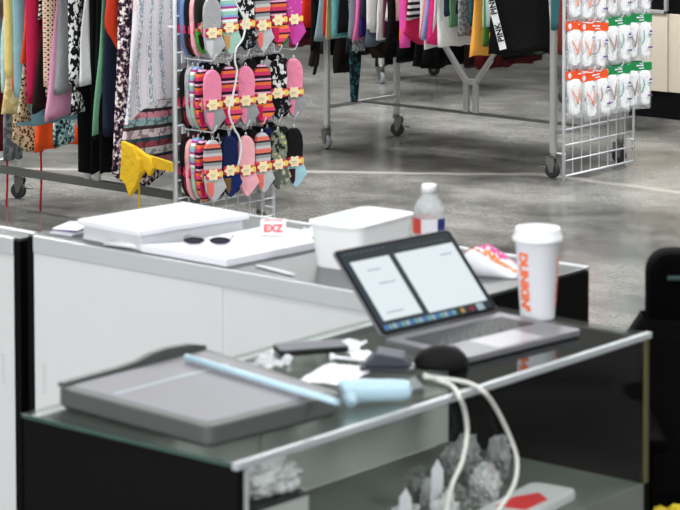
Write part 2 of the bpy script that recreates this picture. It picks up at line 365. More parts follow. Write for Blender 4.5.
def make_rack(x0, x1, yf, yb, label, zb=.215, H=1.62, pw=.03, cb=.012):
    """double-rail rolling rack: two end frames, two rails, lower crossbar, central Y support"""
    t = empty('garment_rack', ((x0+x1)/2, (yf+yb)/2, 0), 0, label, 'clothes rack', 'rolling clothes racks'); ox, oy = t.location.x, t.location.y
    a0, a1, f, b = x0-ox, x1-ox, yf-oy, yb-oy
    for xx in (a0, a1):
        m = MB(); m.bar((xx, f, .12), (xx, f, H), pw).bar((xx, b, .12), (xx, b, H), pw)
        m.bar((xx, f, zb), (xx, b, zb), (.02 if cb < .02 else .026)).bar((xx, f, H), (xx, b, H), pw*.8)
        m.build('end_frame', M['chrome'], t)
        for k, yy in enumerate((f, b)): caster_parts(t, xx, yy, R(200 if k else -20) if xx == a0 else R(15), M['greyrubber'] if (xx == a0 and k == 0 and cb < .02) else M['rubber'])
    MB().box((a0, -.013, zb-cb/2), (a1, .013, zb+cb/2), 0, .002).build('crossbar', M['darksteel'], t)
    for yy in (f+.05, b-.05): MB().tube([(a0, yy, H+.005), (a1, yy, H+.005)], .014, 12).build('hanging_rail', M['chrome'], t)
    m = MB()
    for s in (-1, 1):
        m.bar((s*.03, 0, zb), (s*.03, 0, .39), .032, .024).bar((s*.03, 0, .385), (s*.17, 0, .56), .03, .024).bar((s*.17, 0, .55), (s*.17, 0, 1.2), .03, .024)
        m.bar((s*.17, 0, 1.19), (s*.17, (f+.05)*(1 if s < 0 else -1), H), .03, .024)
    m.box((-.035, -.016, .37), (.035, .016, .4), 0, .004)
    m.build('y_support', M['chrome'], t)
    return t
make_rack(-8.95, -7.42, 7.78, 8.30, 'rolling steel clothes rack at the left behind the white counter', zb=.19, cb=.034)
make_rack(-8.785, -7.33, 10.355, 10.94, 'rolling steel clothes rack at the centre, between sock panel and white bag panel', zb=.222)
make_rack(-10.2, -8.8, 12.55, 13.08, 'rolling steel clothes rack farthest back, only its casters showing below clothes', zb=.23)

# ------------------------------------------------------------------ wire grid panels
def make_grid(x, y, rows, label):
    t = empty('wire_grid_panel', (x, y, 0), 0, label, 'display panel', 'white wire grid panels'); G = .0762; z0 = .02; H = z0+rows*G
    MB().tube([(0, 0, z0-.02), (0, 0, H)], .0085, 8).tube([(0, .61, z0-.005), (0, .61, H)], .0075, 8).tube([(0, 0, z0), (0, .61, z0)], .005, 8).tube([(0, 0, H), (0, .61, H)], .005, 8).build('frame', M['white_wire'], t)
    m = MB()
    for k in range(1, 8): m.tube([(0, k*G, z0), (0, k*G, H)], .0034, 6)
    for k in range(1, rows): m.tube([(.004, 0, z0+k*G), (.004, .61, z0+k*G)], .0034, 6)
    m.build('wire_mesh', M['white_wire'], t)
    for zz in (z0+G*1.45, z0+G*12.4):
        for yy in (0, .6): MB().bar((-.04, yy, zz), (.01, yy, zz), .008).build('clip', M['white_wire'], t)
    return t
SX, SY = -7.39, 7.741
make_grid(SX, SY, 24, 'white wire grid panel hung with rows of socks')
PX, PY = -7.25, 10.33
make_grid(PX, PY, 24, 'white wire grid panel on the right hung with white bags')

# ------------------------------------------------------------------ garments
_fc = {}
def fabric(c, **k):
    key = (c, tuple(k.items()))
    if key not in _fc: _fc[key] = mat('cloth_%s' % '_'.join(str(v) for v in c), c, .92, bump=.25, bscale=35, var=.07, vscale=12, spec=.15, **k)
    return _fc[key]
P = {
 'leopard': pat('leopard_print', 'voronoi', [(30, 24, 20), (198, 170, 128), (226, 208, 180)], [0, .36, .62], 70),
 'zebra': pat('zebra_print', 'zebra', [(18, 18, 20), (232, 232, 230)], [0, .5], 14, dist=14),
 'plaid': pat('tan_plaid', 'plaid', [(66, 42, 40), (200, 176, 150), (226, 208, 184), (182, 72, 62)], [0, .22, .5, .84], 15),
 'bw': pat('black_white_print', 'noise', [(16, 16, 18), (222, 224, 224)], [0, .52], 62, stretch=(1, 1, .7)),
 'floral': pat('dark_floral_print', 'noise', [(30, 22, 34), (120, 84, 110), (214, 205, 196), (236, 230, 220)], [0, .47, .54, .6], 60),
 'lacey': pat('grey_lace', 'noise', [(92, 98, 102), (134, 140, 142)], [0, .5], 38),
 'teal_print': pat('teal_print', 'noise', [(26, 42, 50), (116, 170, 172), (222, 228, 220)], [0, .45, .56], 55),
 'creamlace': pat('cream_lace', 'noise', [(206, 182, 120), (232, 210, 156)], [0, .5], 34),
 'burg': pat('burgundy_heather', 'noise', [(92, 30, 44), (128, 46, 62)], [0, .5], 40),
 'heather': pat('grey_heather', 'noise', [(110, 112, 114), (160, 162, 164)], [0, .5], 60),
 'yprint': pat('yellow_black_print', 'noise', [(20, 20, 20), (232, 176, 50)], [0, .52], 34),
 'tealscarf': pat('teal_dark_scarf', 'noise', [(14, 26, 32), (38, 88, 92)], [0, .55], 45),
 'stripes_bw': pat('striped_knit', 'stripes', [(30, 30, 32), (210, 210, 210)], [0, .5], 10),
}
def dress_mat():
    m = bpy.data.materials.new('patterned_dress_cloth'); m.use_nodes = True; nt = m.node_tree; b = nt.nodes['Principled BSDF']; L = nt.links.new; b.inputs['Roughness'].default_value = .9
    tc = nd(nt, 'ShaderNodeTexCoord'); sp = nd(nt, 'ShaderNodeSeparateXYZ'); L(tc.outputs['Object'], sp.inputs[0])
    # upper: pale ground with columns of tiny grey-blue and pink marks
    mp = nd(nt, 'ShaderNodeMapping'); mp.inputs['Scale'].default_value = (1, 1, .6); L(tc.outputs['Object'], mp.inputs[0])
    n = nd(nt, 'ShaderNodeTexNoise'); n.inputs['Scale'].default_value = 130; L(mp.outputs[0], n.inputs[0])
    wv = nd(nt, 'ShaderNodeTexWave'); wv.bands_direction = 'Y'; wv.inputs['Scale'].default_value = 5.5; wv.inputs['Distortion'].default_value = .6; L(tc.outputs['Object'], wv.inputs[0])
    ck = ramp(nt, [(222, 222, 228), (224, 186, 194), (225, 224, 230), (148, 164, 178)], [0, .3, .52, .74]); L(wv.outputs['Fac'], ck.inputs[0])
    rr = ramp(nt, [(0, 0, 0), (255, 255, 255)], [.44, .52], False); L(n.outputs[0], rr.inputs[0])
    u = nd(nt, 'ShaderNodeMix', data_type='RGBA'); L(rr.outputs[0], u.inputs[0]); u.inputs[6].default_value = (*lin((224, 224, 230)), 1); L(ck.outputs[0], u.inputs[7])
    # lower: horizontal bands
    sc_ = nd(nt, 'ShaderNodeMath', operation='MULTIPLY'); sc_.inputs[1].default_value = 5.2; L(sp.outputs[2], sc_.inputs[0])
    fr = nd(nt, 'ShaderNodeMath', operation='FRACT'); L(sc_.outputs[0], fr.inputs[0])
    br = ramp(nt, [(196, 128, 140), (40, 34, 40), (206, 204, 208), (150, 66, 80), (42, 84, 92), (214, 196, 200), (60, 40, 46), (140, 172, 176)], [0, .13, .2, .36, .5, .58, .76, .84]); L(fr.outputs[0], br.inputs[0])
    ck2 = nd(nt, 'ShaderNodeTexVoronoi'); ck2.inputs['Scale'].default_value = 38; L(tc.outputs['Object'], ck2.inputs[0])
    r2 = ramp(nt, [(225, 215, 215), (255, 255, 255), (120, 110, 110)], [0, .25, .6]); L(ck2.outputs['Distance'], r2.inputs[0])
    m2 = nd(nt, 'ShaderNodeMix', data_type='RGBA', blend_type='MULTIPLY'); m2.inputs[0].default_value = .7; L(br.outputs[0], m2.inputs[6]); L(r2.outputs[0], m2.inputs[7])
    # diagonal wrap edge decides where the bands start
    mn = nd(nt, 'ShaderNodeMath', operation='MINIMUM'); mn.inputs[1].default_value = -.12; L(sp.outputs[1], mn.inputs[0])
    dg = nd(nt, 'ShaderNodeMath', operation='MULTIPLY_ADD'); dg.inputs[1].default_value = -.6; L(mn.outputs[0], dg.inputs[0]); L(sp.outputs[2], dg.inputs[2])
    st = nd(nt, 'ShaderNodeMath', operation='LESS_THAN'); st.inputs[1].default_value = .65+.072; L(dg.outputs[0], st.inputs[0])
    f = nd(nt, 'ShaderNodeMix', data_type='RGBA'); L(st.outputs[0], f.inputs[0]); L(u.outputs[2], f.inputs[6]); L(m2.outputs[2], f.inputs[7]); L(f.outputs[2], b.inputs['Base Color'])
    return m
P['dress'] = dress_mat()
def cm(c): return P[c] if isinstance(c, str) else fabric(c)

def cloth_body(y0, y1, zt, zb0, zb1, th, fold=.012, shoulders=True, seed=0, hem='flat', nz=22, ny=26):
    """closed cloth envelope hanging in the y-z plane; y0 front edge, y1 back edge, zb0/zb1 hem heights at front and back"""
    rnd = random.Random(seed); ph = [rnd.uniform(0, 6.3) for _ in range(4)]; k1 = rnd.uniform(16, 26); k2 = rnd.uniform(34, 48); lean = rnd.uniform(-.03, .03); seed = seed % 97
    bm = bmesh.new(); W = (y1-y0)/2; yc = (y0+y1)/2; rows = []
    for i in range(nz+1):
        v = i/nz; row = []
        for j in range(2*ny):
            a = j/(2*ny)*2*math.pi; u = math.cos(a); uu = u
            side = 1 if math.sin(a) >= 0 else -1
            zb = zb0+(zb1-zb0)*(u+1)/2
            if hem == 'round': zb += .10*u*u*.8
            if hem == 'point': zb += .16*abs(u)
            zt_ = zt - (.07*abs(u)**1.5 if shoulders else 0)
            z = zt_+(zb-zt_)*v
            wd = 1.0
            if shoulders: wd = (.45+.55*min(1, v/.12)**.6)*(.62+.38*v)
            y = yc+W*wd*(u*(1-.015*math.sin(7*v+ph[3])))
            t = th/2*(abs(math.sin(a))**.55)*(.55+.45*min(1, v*3))
            rip = fold*min(1, v*1.6)*(math.sin(k1*(y-yc)+ph[0]+1.3*v)+.55*math.sin(k2*(y-yc)+ph[1]-2*v))*.5
            z += (v**3)*.022*noise.noise(Vector((u*2.2+seed*.37, side*.8, seed*.11)))
            y += lean*v*v
            x = side*t*(1+.35*math.sin(9*v+ph[1]+3*u))+rip*(1+.5*math.sin(11*v+ph[0]))+.012*math.sin(4*v+ph[2])*v
            row.append(bm.verts.new((x, y, z)))
        rows.append(row)
    n = 2*ny
    for a, b in zip(rows, rows[1:]):
        for j in range(n): f = bm.faces.new((a[j], a[(j+1) % n], b[(j+1) % n], b[j])); f.smooth = True
    for g in (rows[0], rows[-1]):
        for j in range(1, ny):
            try: bm.faces.new((g[j], g[j+1], g[n-j-1], g[n-j])) if j+1 != n-j-1 else bm.faces.new((g[j], g[j+1], g[n-j]))
            except ValueError: pass
    return bm
HANG = MB()
HANG.tube(smooth_path([(0, -.19, -.085), (0, -.09, -.045), (0, 0, -.02), (0, .09, -.045), (0, .19, -.085)], 4), .0045, 6)
HANG.tube(smooth_path([(0, 0, -.02), (0, 0, .045), (0, -.014, .062), (0, -.016, .082), (0, 0, .097), (0, .016, .085)], 4), .0018, 5)
HANG = HANG.mesh('hanger', M['wplastic'])
def garment(kind, px, py, yf, depth, c, label, th=.03, hem_dz=0, zt=1.5, sleeve=None, fold=.02, hem='flat', group='clothes hanging on the racks', shoulders=True, dx=0, seed=None, zb=None, cat=None):
    """px,py = photo position of the front lower corner; yf = plane of the garment's front edge"""
    p = AT(px+(2.5 if yf < 8.2 else .5), py, 'y', yf); x = p.x+dx; z = p.z if zb is None else zb
    seed = seed if seed is not None else int(px*7+py)
    t = empty(kind, (x, yf+depth/2, 0), random.Random(seed).uniform(-.05, .05), label, cat or kind.replace('_', ' '), group)
    bm = cloth_body(-depth/2, depth/2, zt, z, z+hem_dz, th, fold, shoulders, seed, hem)
    bmesh.ops.recalc_face_normals(bm, faces=bm.faces[:]); me = bpy.data.meshes.new('body'); bm.to_mesh(me); bm.free(); me.materials.append(cm(c)); link('body', me, t)
    if sleeve:
        sl, sc_ = sleeve            # sleeve hem height, colour
        for s in (-1, 1):
            m = MB(); y = s*depth*.40
            pts = [(0.0, y*.82, zt-.075), (.004, y*1.02, zt-.16), (.008, y*1.1, zt-.34), (.006, y*1.08, (zt+sl)/2-.12), (.01, y*1.1, sl)]
            m.tube(smooth_path(pts, 5), [.03+.022*min(1, k/4)-.0006*k for k in range(21)], 12)
            m.build('sleeve', cm(sc_), t)
            for v in t.children[-1].data.vertices: v.co.x = v.co.x*.45
    if zt < 1.55 and shoulders: link('hanger', HANG, t, (0, 0, 1.525))
    return t
Y1F, Y1B, Y2F, Y2B = 7.60, 8.06, 10.17, 10.66
G1, G2 = 'clothes on the left rack', 'clothes on the centre rack'
# --- left rack, back rail first (what shows below the front ones)
def g1b(kind, px, py, c, lab, d=.42, **k): return garment(kind, px, py, Y1B, d, c, lab, group=G1, **k)
def g1(kind, px, py, c, lab, d=.42, **k): return garment(kind, px, py, Y1F, d, c, lab, group=G1, **k)
S = ' on the left rack'
g1b('skirt', -4, 152, (120, 30, 40), 'dark red skirt showing low'+' at the left end of the left rack', .3, zt=1.3)
g1b('dress', 4, 160, 'lacey', 'long grey lace dress hanging low'+S, .11, zt=1.45)
g1b('blouse', 13, 153, 'leopard', 'leopard print blouse with long rounded hem'+S, .25, th=.05, hem_dz=.0, hem='round')
g1b('tunic', 36, 152, (236, 84, 34), 'bright orange-red tunic hanging low'+S+' with a red ribbon', .28, th=.04, hem_dz=.02)
g1b('dress', 54, 146, 'teal_print', 'teal and white printed dress hem beside the orange-red tunic', .14, th=.03)
g1b('blouse', 70, 138, 'floral', 'cream floral blouse hem just left of the black skirt', .14, th=.02)
garment('skirt', 79, 172, Y1F+.04, .36, (9, 9, 10), 'long straight black skirt hanging lowest'+S, th=.04, fold=.008, shoulders=False, group=G1)
for _x in (88, 96): garment('skirt', _x, 172, Y1F+.04, .36, (9, 9, 10), 'black skirt panel hanging low, %s of the pair below the green top' % ('left' if _x == 88 else 'right'), th=.03, fold=.008, shoulders=False, group=G1)
g1b('trousers', 104, 160, (22, 22, 26), 'black trousers behind the floral dress'+S, .3, th=.04)
g1b('dress', 140, 172, (86, 40, 52), 'dark wine printed dress behind the patterned one'+S, .22, th=.04)
g1b('blouse', 110, 120, (40, 30, 40), 'dark plum blouse at the back of the left rack', .36, th=.03)
g1b('blouse', 36, 120, (150, 50, 60), 'dull red blouse behind the plaid shirt'+S, .3, th=.03)
g1b('blouse', 20, 116, (80, 54, 44), 'brown blouse behind the teal shirt'+S, .3, th=.03)
# --- left rack, front rail, left to right
g1('shirt', -4, 92, (178, 210, 208), 'pale mint shirt at the far left'+S, th=.04)
g1('blouse', 5, 113, 'creamlace', 'cream lace-edged blouse between mint shirt and orange shirt', th=.035, sleeve=(.7, (228, 204, 132)))
g1('shirt', 10, 89, (242, 118, 52), 'orange long shirt in front of the cream blouse', th=.028)
g1('blouse', 13.5, 122, 'leopard', 'thin leopard print blouse between two orange garments', th=.022)
g1('cardigan', 18, 62, (246, 104, 52), 'narrow orange cardigan beside the teal shirt', th=.02)
g1('shirt', 15, 127, (132, 178, 190), 'dusty teal-blue long shirt'+S, th=.035, sleeve=(.62, (132, 178, 190)), hem_dz=-.01)
g1('top', 31, 20, 'zebra', 'zebra striped top with short hem'+S, th=.028)
g1('shirt', 25, 103, (190, 38, 78), 'crimson long-sleeved shirt'+S, th=.03, sleeve=(.62, (190, 38, 78)))
g1('cardigan', 36.5, 112, (34, 24, 24), 'brown-black cardigan between crimson and plaid shirts', th=.028)
g1('shirt', 36, 112, 'plaid', 'tan and red plaid shirt'+S, th=.03, dx=.04, sleeve=(.68, 'plaid'), hem='round')
g1('shirt', 49, 120, (222, 158, 190), 'pink long shirt peeking below the grey one', th=.026, hem_dz=.02)
g1('dress', 53, 93, (136, 138, 142), 'plain grey crinkled dress'+S, th=.05, fold=.02, hem_dz=.01)
g1('top', 68, 112, 'bw', 'black and white printed top'+S, th=.034, sleeve=(.7, 'bw'))
g1('blouse', 77, 86, (214, 216, 218), 'pale grey-white blouse with trailing edge', th=.024, hem_dz=-.04)
g1('jacket', 86, 138, (11, 11, 12), 'black long jacket'+S+' beside the white blouse', th=.03)
g1('top', 90, 134, (112, 164, 132), 'green top edged between black jacket and navy dress', th=.02)
g1('dress', 97, 136, (26, 34, 52), 'navy blue dress'+S, th=.045)
o = g1('scarf', 96, 62, (226, 70, 44), 'short orange-red scarf in front of the navy dress', .2, th=.02, hem='point', dx=.03)
g1('dress', 111, 190, 'floral', 'long cream and dark floral dress with scarf hem', .34, th=.055, fold=.018, hem='round')
g1('dress', 124, 170, 'dress', 'pale patterned dress with banded teal and wine hem', .56, th=.06, fold=.022, hem_dz=.0)
t = empty('scarf', (0, 7.70, 0), 0, 'yellow scarf dangling below the patterned dress', 'scarf', G1)
def px_prism(pts, y, t0, t1, m, nm, par):
    P3 = [AT(a, b, 'y', y) for a, b in pts]; return MB().prism([(q.x, q.z) for q in P3], (t0, t1), 'y', 0, .003).build(nm, m, par, (0, y-7.70, 0))
px_prism([(123, 141), (134, 146), (140, 160), (142, 172), (137, 186), (131, 196), (127, 184), (121.5, 178), (123, 160)], 7.545, -.012, .012, cm((222, 180, 44)), 'front_fold', t)
px_prism([(134, 146), (150, 158), (154, 168), (150, 176), (146, 170), (139, 178), (136, 190), (134, 180), (133, 160)], 7.565, -.008, .014, cm((222, 180, 44)), 'rear_fold', t)
px_prism([(140, 152), (172, 162), (173, 172), (150, 168)], 7.585, -.006, .006, cm((206, 168, 44)), 'trailing_end', t)
# ribbons and strings
def ribbon(name, pts, r, c, lab, cat='ribbon'):
    o = MB().tube(smooth_path(pts, 5), r, 6).build(name, cm(c)); return tag(o, lab, cat)
def hangpts(px, pya, pyb, y, wob=.004):
    a = AT(px, pya, 'y', y); b = AT(px, pyb, 'y', y); return [(a.x, y, a.z), (a.x+wob, y, (2*a.z+b.z)/3), (a.x-wob, y, (a.z+2*b.z)/3), (a.x, y, max(b.z, .01))]
ribbon('ribbon', hangpts(6.5, 148, 236, 8.12), .005, (176, 40, 48), 'red ribbon hanging below the grey lace dress')
ribbon('ribbon', hangpts(40.5, 148, 236, 8.12), .005, (160, 34, 44), 'red ribbon hanging below the orange-red tunic')
ribbon('ribbon', hangpts(139, 180, 214, 7.75, .001), .0045, (222, 186, 60), 'yellow string hanging from the yellow scarf')

# --- centre rack
def g2b(kind, px, py, c, lab, d=.42, **k): return garment(kind, px, py, Y2B, d, c, lab, group=G2, **k)
def g2(kind, px, py, c, lab, d=.43, **k): return garment(kind, px, py, Y2F, d, c, lab, group=G2, **k)
S2 = ' on the centre rack'
bk = [(288, 48, 'dark burgundy skirt', 'burg'), (305, 50, 'black skirt left end', (16, 15, 17)), (322, 56, 'black jumper', (24, 22, 24)), (345, 55, 'charcoal jumper', (34, 33, 36)), (364, 53, 'black cardigan', (18, 18, 20)),
      (380, 57, 'black trousers', (20, 18, 18)), (398, 62, 'black long top', (16, 16, 18)), (414, 66, 'black wrap', (20, 18, 20)), (430, 67, 'black tunic', (15, 15, 17)), (447, 65, 'black skirt', (18, 17, 18)), (462, 68, 'dark brown tunic', (40, 30, 28)), (478, 69, 'maroon tunic', (96, 24, 30)), (494, 66, 'dark maroon jumper', (74, 22, 28)), (506, 60, 'black jumper near right', (14, 14, 15))]
for px, py, nm, c in bk:
    k_ = 'skirt' if 'skirt' in nm else 'trousers' if 'trousers' in nm else 'jumper'
    g2b(k_, px, py, c, nm+', low at the back of the centre rack below the brighter tops', th=.075, fold=.02, zt=1.5)
for px, py, nm, c, extra in [
 (297, 33, 'black sweater at the left end', (20, 20, 23), {}), (300.5, 22, 'slate blue narrow top', (82, 96, 120), dict(th=.02)),
 (304, 28, 'vivid red top at the left end', (222, 52, 34), {}), (311, 37, 'black sweater beside the vivid red top', (16, 17, 20), dict(sleeve=(.64, (16, 17, 20)))),
 (318.5, 41, 'pale blue thin top', (150, 176, 190), dict(th=.018)), (320, 37, 'red blouse second from left', (206, 44, 34), {}), (325.5, 40, 'cream pointed top', (228, 200, 146), dict(th=.02)),
 (332, 37.5, 'teal green shirt', (104, 170, 174), dict(sleeve=(.62, (104, 170, 174)))), (337, 31, 'black shirt over the teal one', (18, 19, 22), dict(dx=.01)), (345.5, 38, 'mid grey shirt', (128, 138, 146), {}),
 (351.5, 39, 'hot pink shirt', (246, 122, 186), dict(th=.03)), (357.5, 38, 'dark indigo shirt', (46, 42, 112), dict(th=.022)), (361, 20, 'slate dark top', (48, 56, 66), {}), (364.5, 46, 'slate blue tunic', (88, 100, 114), dict(th=.03)),
 (366, 31, 'off-white loose blouse', (222, 222, 222), dict(th=.05, sleeve=(.68, (222, 222, 222)))), (377.5, 40, 'white long camisole', (232, 232, 232), dict(th=.02)), (379.5, 37, 'plum cardigan', (104, 48, 68), dict(th=.022)),
 (383, 43, 'black knit dress', (17, 16, 18), dict(th=.04)), (388, 22, 'white short top with dark hem', (226, 224, 222), dict(th=.04)), (399, 38, 'orange camisole under magenta', (244, 116, 54), dict(th=.02)),
 (397, 33, 'magenta pink blouse', (232, 86, 172), dict(dx=.02, sleeve=(.6, (232, 86, 172)))), (405, 20, 'grey striped short top', 'stripes_bw', {}), (404.5, 48, 'crimson draped tunic', (198, 42, 88), dict(th=.05, fold=.02, hem='round')),
 (414, 38, 'white slim shirt', (220, 222, 224), {}), (419, 37, 'lavender blue shirt', (150, 158, 214), {}), (425, 37, 'coral orange shirt', (248, 112, 76), dict(th=.02)), (428.5, 34, 'pale grey thin shirt', (200, 200, 206), dict(th=.02)),
 (431, 44, 'deep pink long shirt', (212, 44, 112), dict(th=.035)), (421, 48, 'small white hem', (214, 214, 214), dict(th=.02, d=.3)), (438, 47, 'ivory flared shirt', (226, 228, 226), dict(th=.04)), (443, 16, 'dark navy short top', (24, 36, 52), dict(th=.04)),
 (450, 26, 'sage green blouse', (92, 134, 98), dict(th=.03)), (456.5, 36, 'heather grey knit', 'heather', dict(th=.035)), (464, 24, 'dark teal cardigan', (26, 88, 92), dict(th=.03)), (468.5, 44, 'thin dark red top', (150, 26, 40), dict(th=.016)),
 (470.5, 55, 'mustard orange long shirt', (238, 168, 76), dict(th=.05, fold=.006)), (480.5, 26, 'mint blue top', (192, 222, 220), dict(th=.035)), (484, 46, 'green vest', (78, 130, 62), dict(th=.02)), (487, 36, 'yellow and black printed top', 'yprint', dict(th=.03))]:
    k_ = 'dress' if 'dress' in nm else 'tunic' if 'tunic' in nm else 'blouse' if 'blouse' in nm else 'cardigan' if 'cardigan' in nm else 'shirt' if 'shirt' in nm else 'top'
    g2(k_, px, py, c, nm+S2, cat=k_, **extra)
# low hanging pieces below the centre rack
def low(kind, px, py0, py1, y, c, lab, w=.1, th=.03, hem='flat', **k):
    a = AT(px, py0, 'y', y); b = AT(px, py1, 'y', y)
    return garment(kind, px, py1, y, w, c, lab, th=th, hem=hem, zt=a.z+.25, shoulders=False, group=G2, **k)
low('leggings', 335, 48, 73, 10.7, (30, 22, 22), 'pair of dark brown leggings dangling below the centre rack', .12, .05)
low('scarf', 349, 44, 104, 10.25, 'tealscarf', 'long dark teal patterned scarf narrowing to a point under the centre rack', .08, .035, 'point', fold=.01)
low('camisole', 348.5, 30, 51, 10.2, 'heather', 'grey camisole hem above the dark teal scarf', .1, .025)
low('bag', 369, 44, 60, 10.5, (52, 38, 32), 'brown drawstring bag hanging beneath the centre rack', .13, .05, 'round')
low('trousers', 312, 46, 66, 10.75, (38, 34, 24), 'olive strap trousers hanging at the left end of the centre rack', .06, .03)
low('sash', 316, 44, 74, 10.3, (20, 18, 18), 'thin black sash hanging at the left end of the centre rack', .02, .015)
# black leggings with white lettered side stripes, facing out at the rack's right end
t = empty('leggings', (-7.455, 10.30, 0), R(-50), 'black leggings with white side stripes lettered PINK at the right end of the centre rack', 'leggings', G2)
pL = AT(490, 52, 'y', 10.2)
# width between stripes at this depth
bm = cloth_body(-.155, .165, 1.45, .60, .62, .05, .004, False, 3); bmesh.ops.recalc_face_normals(bm, faces=bm.faces[:])
me = bpy.data.meshes.new('body'); bm.to_mesh(me); bm.free(); me.materials.append(fabric((12, 12, 13))); link('body', me, t)
LEG = t
for s, yy, zz, ln in ((-1, -.115, .635, 14), (1, .135, .675, 3)):
    m = MB(); m.box((-.002, -.017, 0), (.002, .017, .8)); st = m.build('side_stripe', fabric((226, 228, 228)), t, (.034, yy, zz), (R(ln), 0, 0)); st['label'] = 'white lettered side stripe'
    for k in range(5):
        me = text_mesh('PINK', .04, .0006, .0012, 1.05); me.materials.append(fabric((20, 20, 22)))
        link('lettering', me, st, (.0034, .002, .085+k*.138), (R(90), R(-90), R(90)))
g2b('jumper', 524, 56, (86, 112, 88), 'green hem of a jumper below the black leggings', .3, th=.06, hem='round', dx=.0)
g2b('blouse', 549, 55, (130, 60, 50), 'brown and red printed blouse hem at the right end of the centre rack', .2, th=.04)
g2('top', 553, 30, (46, 92, 96), 'dark teal top next to the white grid post', .05, th=.02, shoulders=False)

# --- farthest rack: dark clothes
for k, (px, py) in enumerate([(372, 66), (386, 56), (400, 60), (414, 58), (428, 64), (442, 62), (456, 60), (470, 64), (484, 62)]):
    c = [(24, 22, 24), (40, 26, 26), (20, 20, 22), (30, 34, 38)][k % 4]
    garment(['trousers', 'jumper', 'coat'][k % 3], px, py, 12.6, .45, c, ['charcoal', 'dark brown', 'black', 'slate'][k % 4]+' garment on the farthest rack, %s from its left end' % ['first', 'second', 'third', 'fourth', 'fifth', 'sixth', 'seventh', 'eighth', 'ninth'][k], th=.06, fold=.02, group='dark clothes on the farthest rack')

# ------------------------------------------------------------------ sock packs on hooks
def hook_mesh(L):
    m = MB(); m.tube(smooth_path([(0, 0, 0), (L*.5, 0, 0), (L*.9, 0, .0), (L, 0, .008), (L+.012, 0, .03)], 4), .003, 6)
    m.box((-.006, -.012, -.02), (-.001, .012, .02)); return m.mesh('wire_hook', M['white_wire'])
HOOK = hook_mesh(.17)
TOP_OUT = [(-.012, 0), (-.028, -.012), (-.037, -.034), (-.040, -.07), (-.038, -.105), (-.037, -.145), (.037, -.145), (.039, -.105), (.041, -.07), (.037, -.034), (.026, -.012), (.012, 0)]
LOW_OUT = [(u, -.14+(v+.14)*1.25) for u, v in [(-.037, -.14), (-.036, -.165), (-.030, -.195), (-.012, -.222), (.004, -.232), (.022, -.222), (.04, -.206), (.062, -.187), (.05, -.165), (.038, -.14)]]
HEEL_OUT = [(u, -.14+(v+.14)*1.25) for u, v in [(-.034, -.166), (-.028, -.196), (-.01, -.221), (.0, -.205), (.002, -.166)]]
PATCH = [(.027*(1+.16*math.cos(a*6))*math.cos(a)-.004, .0225*(1+.16*math.cos(a*6))*math.sin(a)-.141) for a in [2*math.pi*k/40 for k in range(40)]]
magenta = mat('label_magenta', (206, 34, 84), .4); cream = mat('label_cream', (248, 236, 188), .5); yel = mat('label_yellow', (246, 204, 96), .5)
def st(name, cols, pos, scale): return pat(name, 'stripes', cols, pos, scale, bump=.1)
SOCK = {
 'pink and grey': ((236, 140, 172), (150, 152, 156), (240, 140, 172)),
 'orange and purple striped': (st('stripe_op', [(40, 18, 40), (206, 56, 104), (230, 110, 60), (60, 24, 50), (226, 170, 200)], [0, .22, .5, .72, .86], 5.5), st('stripe_op2', [(226, 70, 120), (240, 130, 70), (60, 26, 50)], [0, .4, .8], 8), (200, 40, 90)),
 'black marbled': (P['bw'], pat('black_marble', 'noise', [(16, 16, 18), (160, 166, 172)], [0, .56], 60), (20, 20, 22)),
 'light pink': ((240, 176, 184), (240, 178, 188), (236, 170, 180)),
 'coral and grey striped': (st('stripe_cg', [(150, 152, 156), (40, 40, 44), (232, 120, 104), (196, 196, 198)], [0, .25, .4, .75], 6), (186, 188, 192), (232, 120, 108)),
 'navy and gold': ((24, 34, 76), (24, 40, 96), (120, 92, 50)),
 'olive camouflage': (pat('camo', 'noise', [(40, 42, 36), (128, 134, 120), (198, 200, 110)], [0, .45, .6], 45), pat('camo2', 'noise', [(96, 98, 94), (160, 162, 150), (206, 208, 120)], [0, .5, .6], 50), (90, 92, 86)),
 'black and pale blue': ((22, 22, 24), (164, 206, 220), (60, 28, 34)),
 'grey ribbed': (mat('sock_grey', (168, 170, 174), .9, bump=.3), (176, 178, 182), (210, 210, 212)),
 'mint and purple striped': (st('stripe_mp', [(150, 206, 186), (240, 240, 240), (176, 60, 130), (140, 170, 220)], [0, .35, .6, .8], 7), (164, 204, 190), (206, 160, 110)),
 'magenta dotted': (pat('mag_dots', 'voronoi', [(240, 214, 236), (198, 70, 160)], [0, .16], 60), (198, 74, 164), (200, 60, 150)),
 'black and red': ((22, 20, 22), (30, 28, 30), (150, 30, 50)),
 'blue and brown': ((110, 140, 196), (96, 124, 180), (120, 84, 60)),
 'green and black': ((34, 38, 32), (70, 160, 60), (30, 34, 30)),
}
_sm = {}
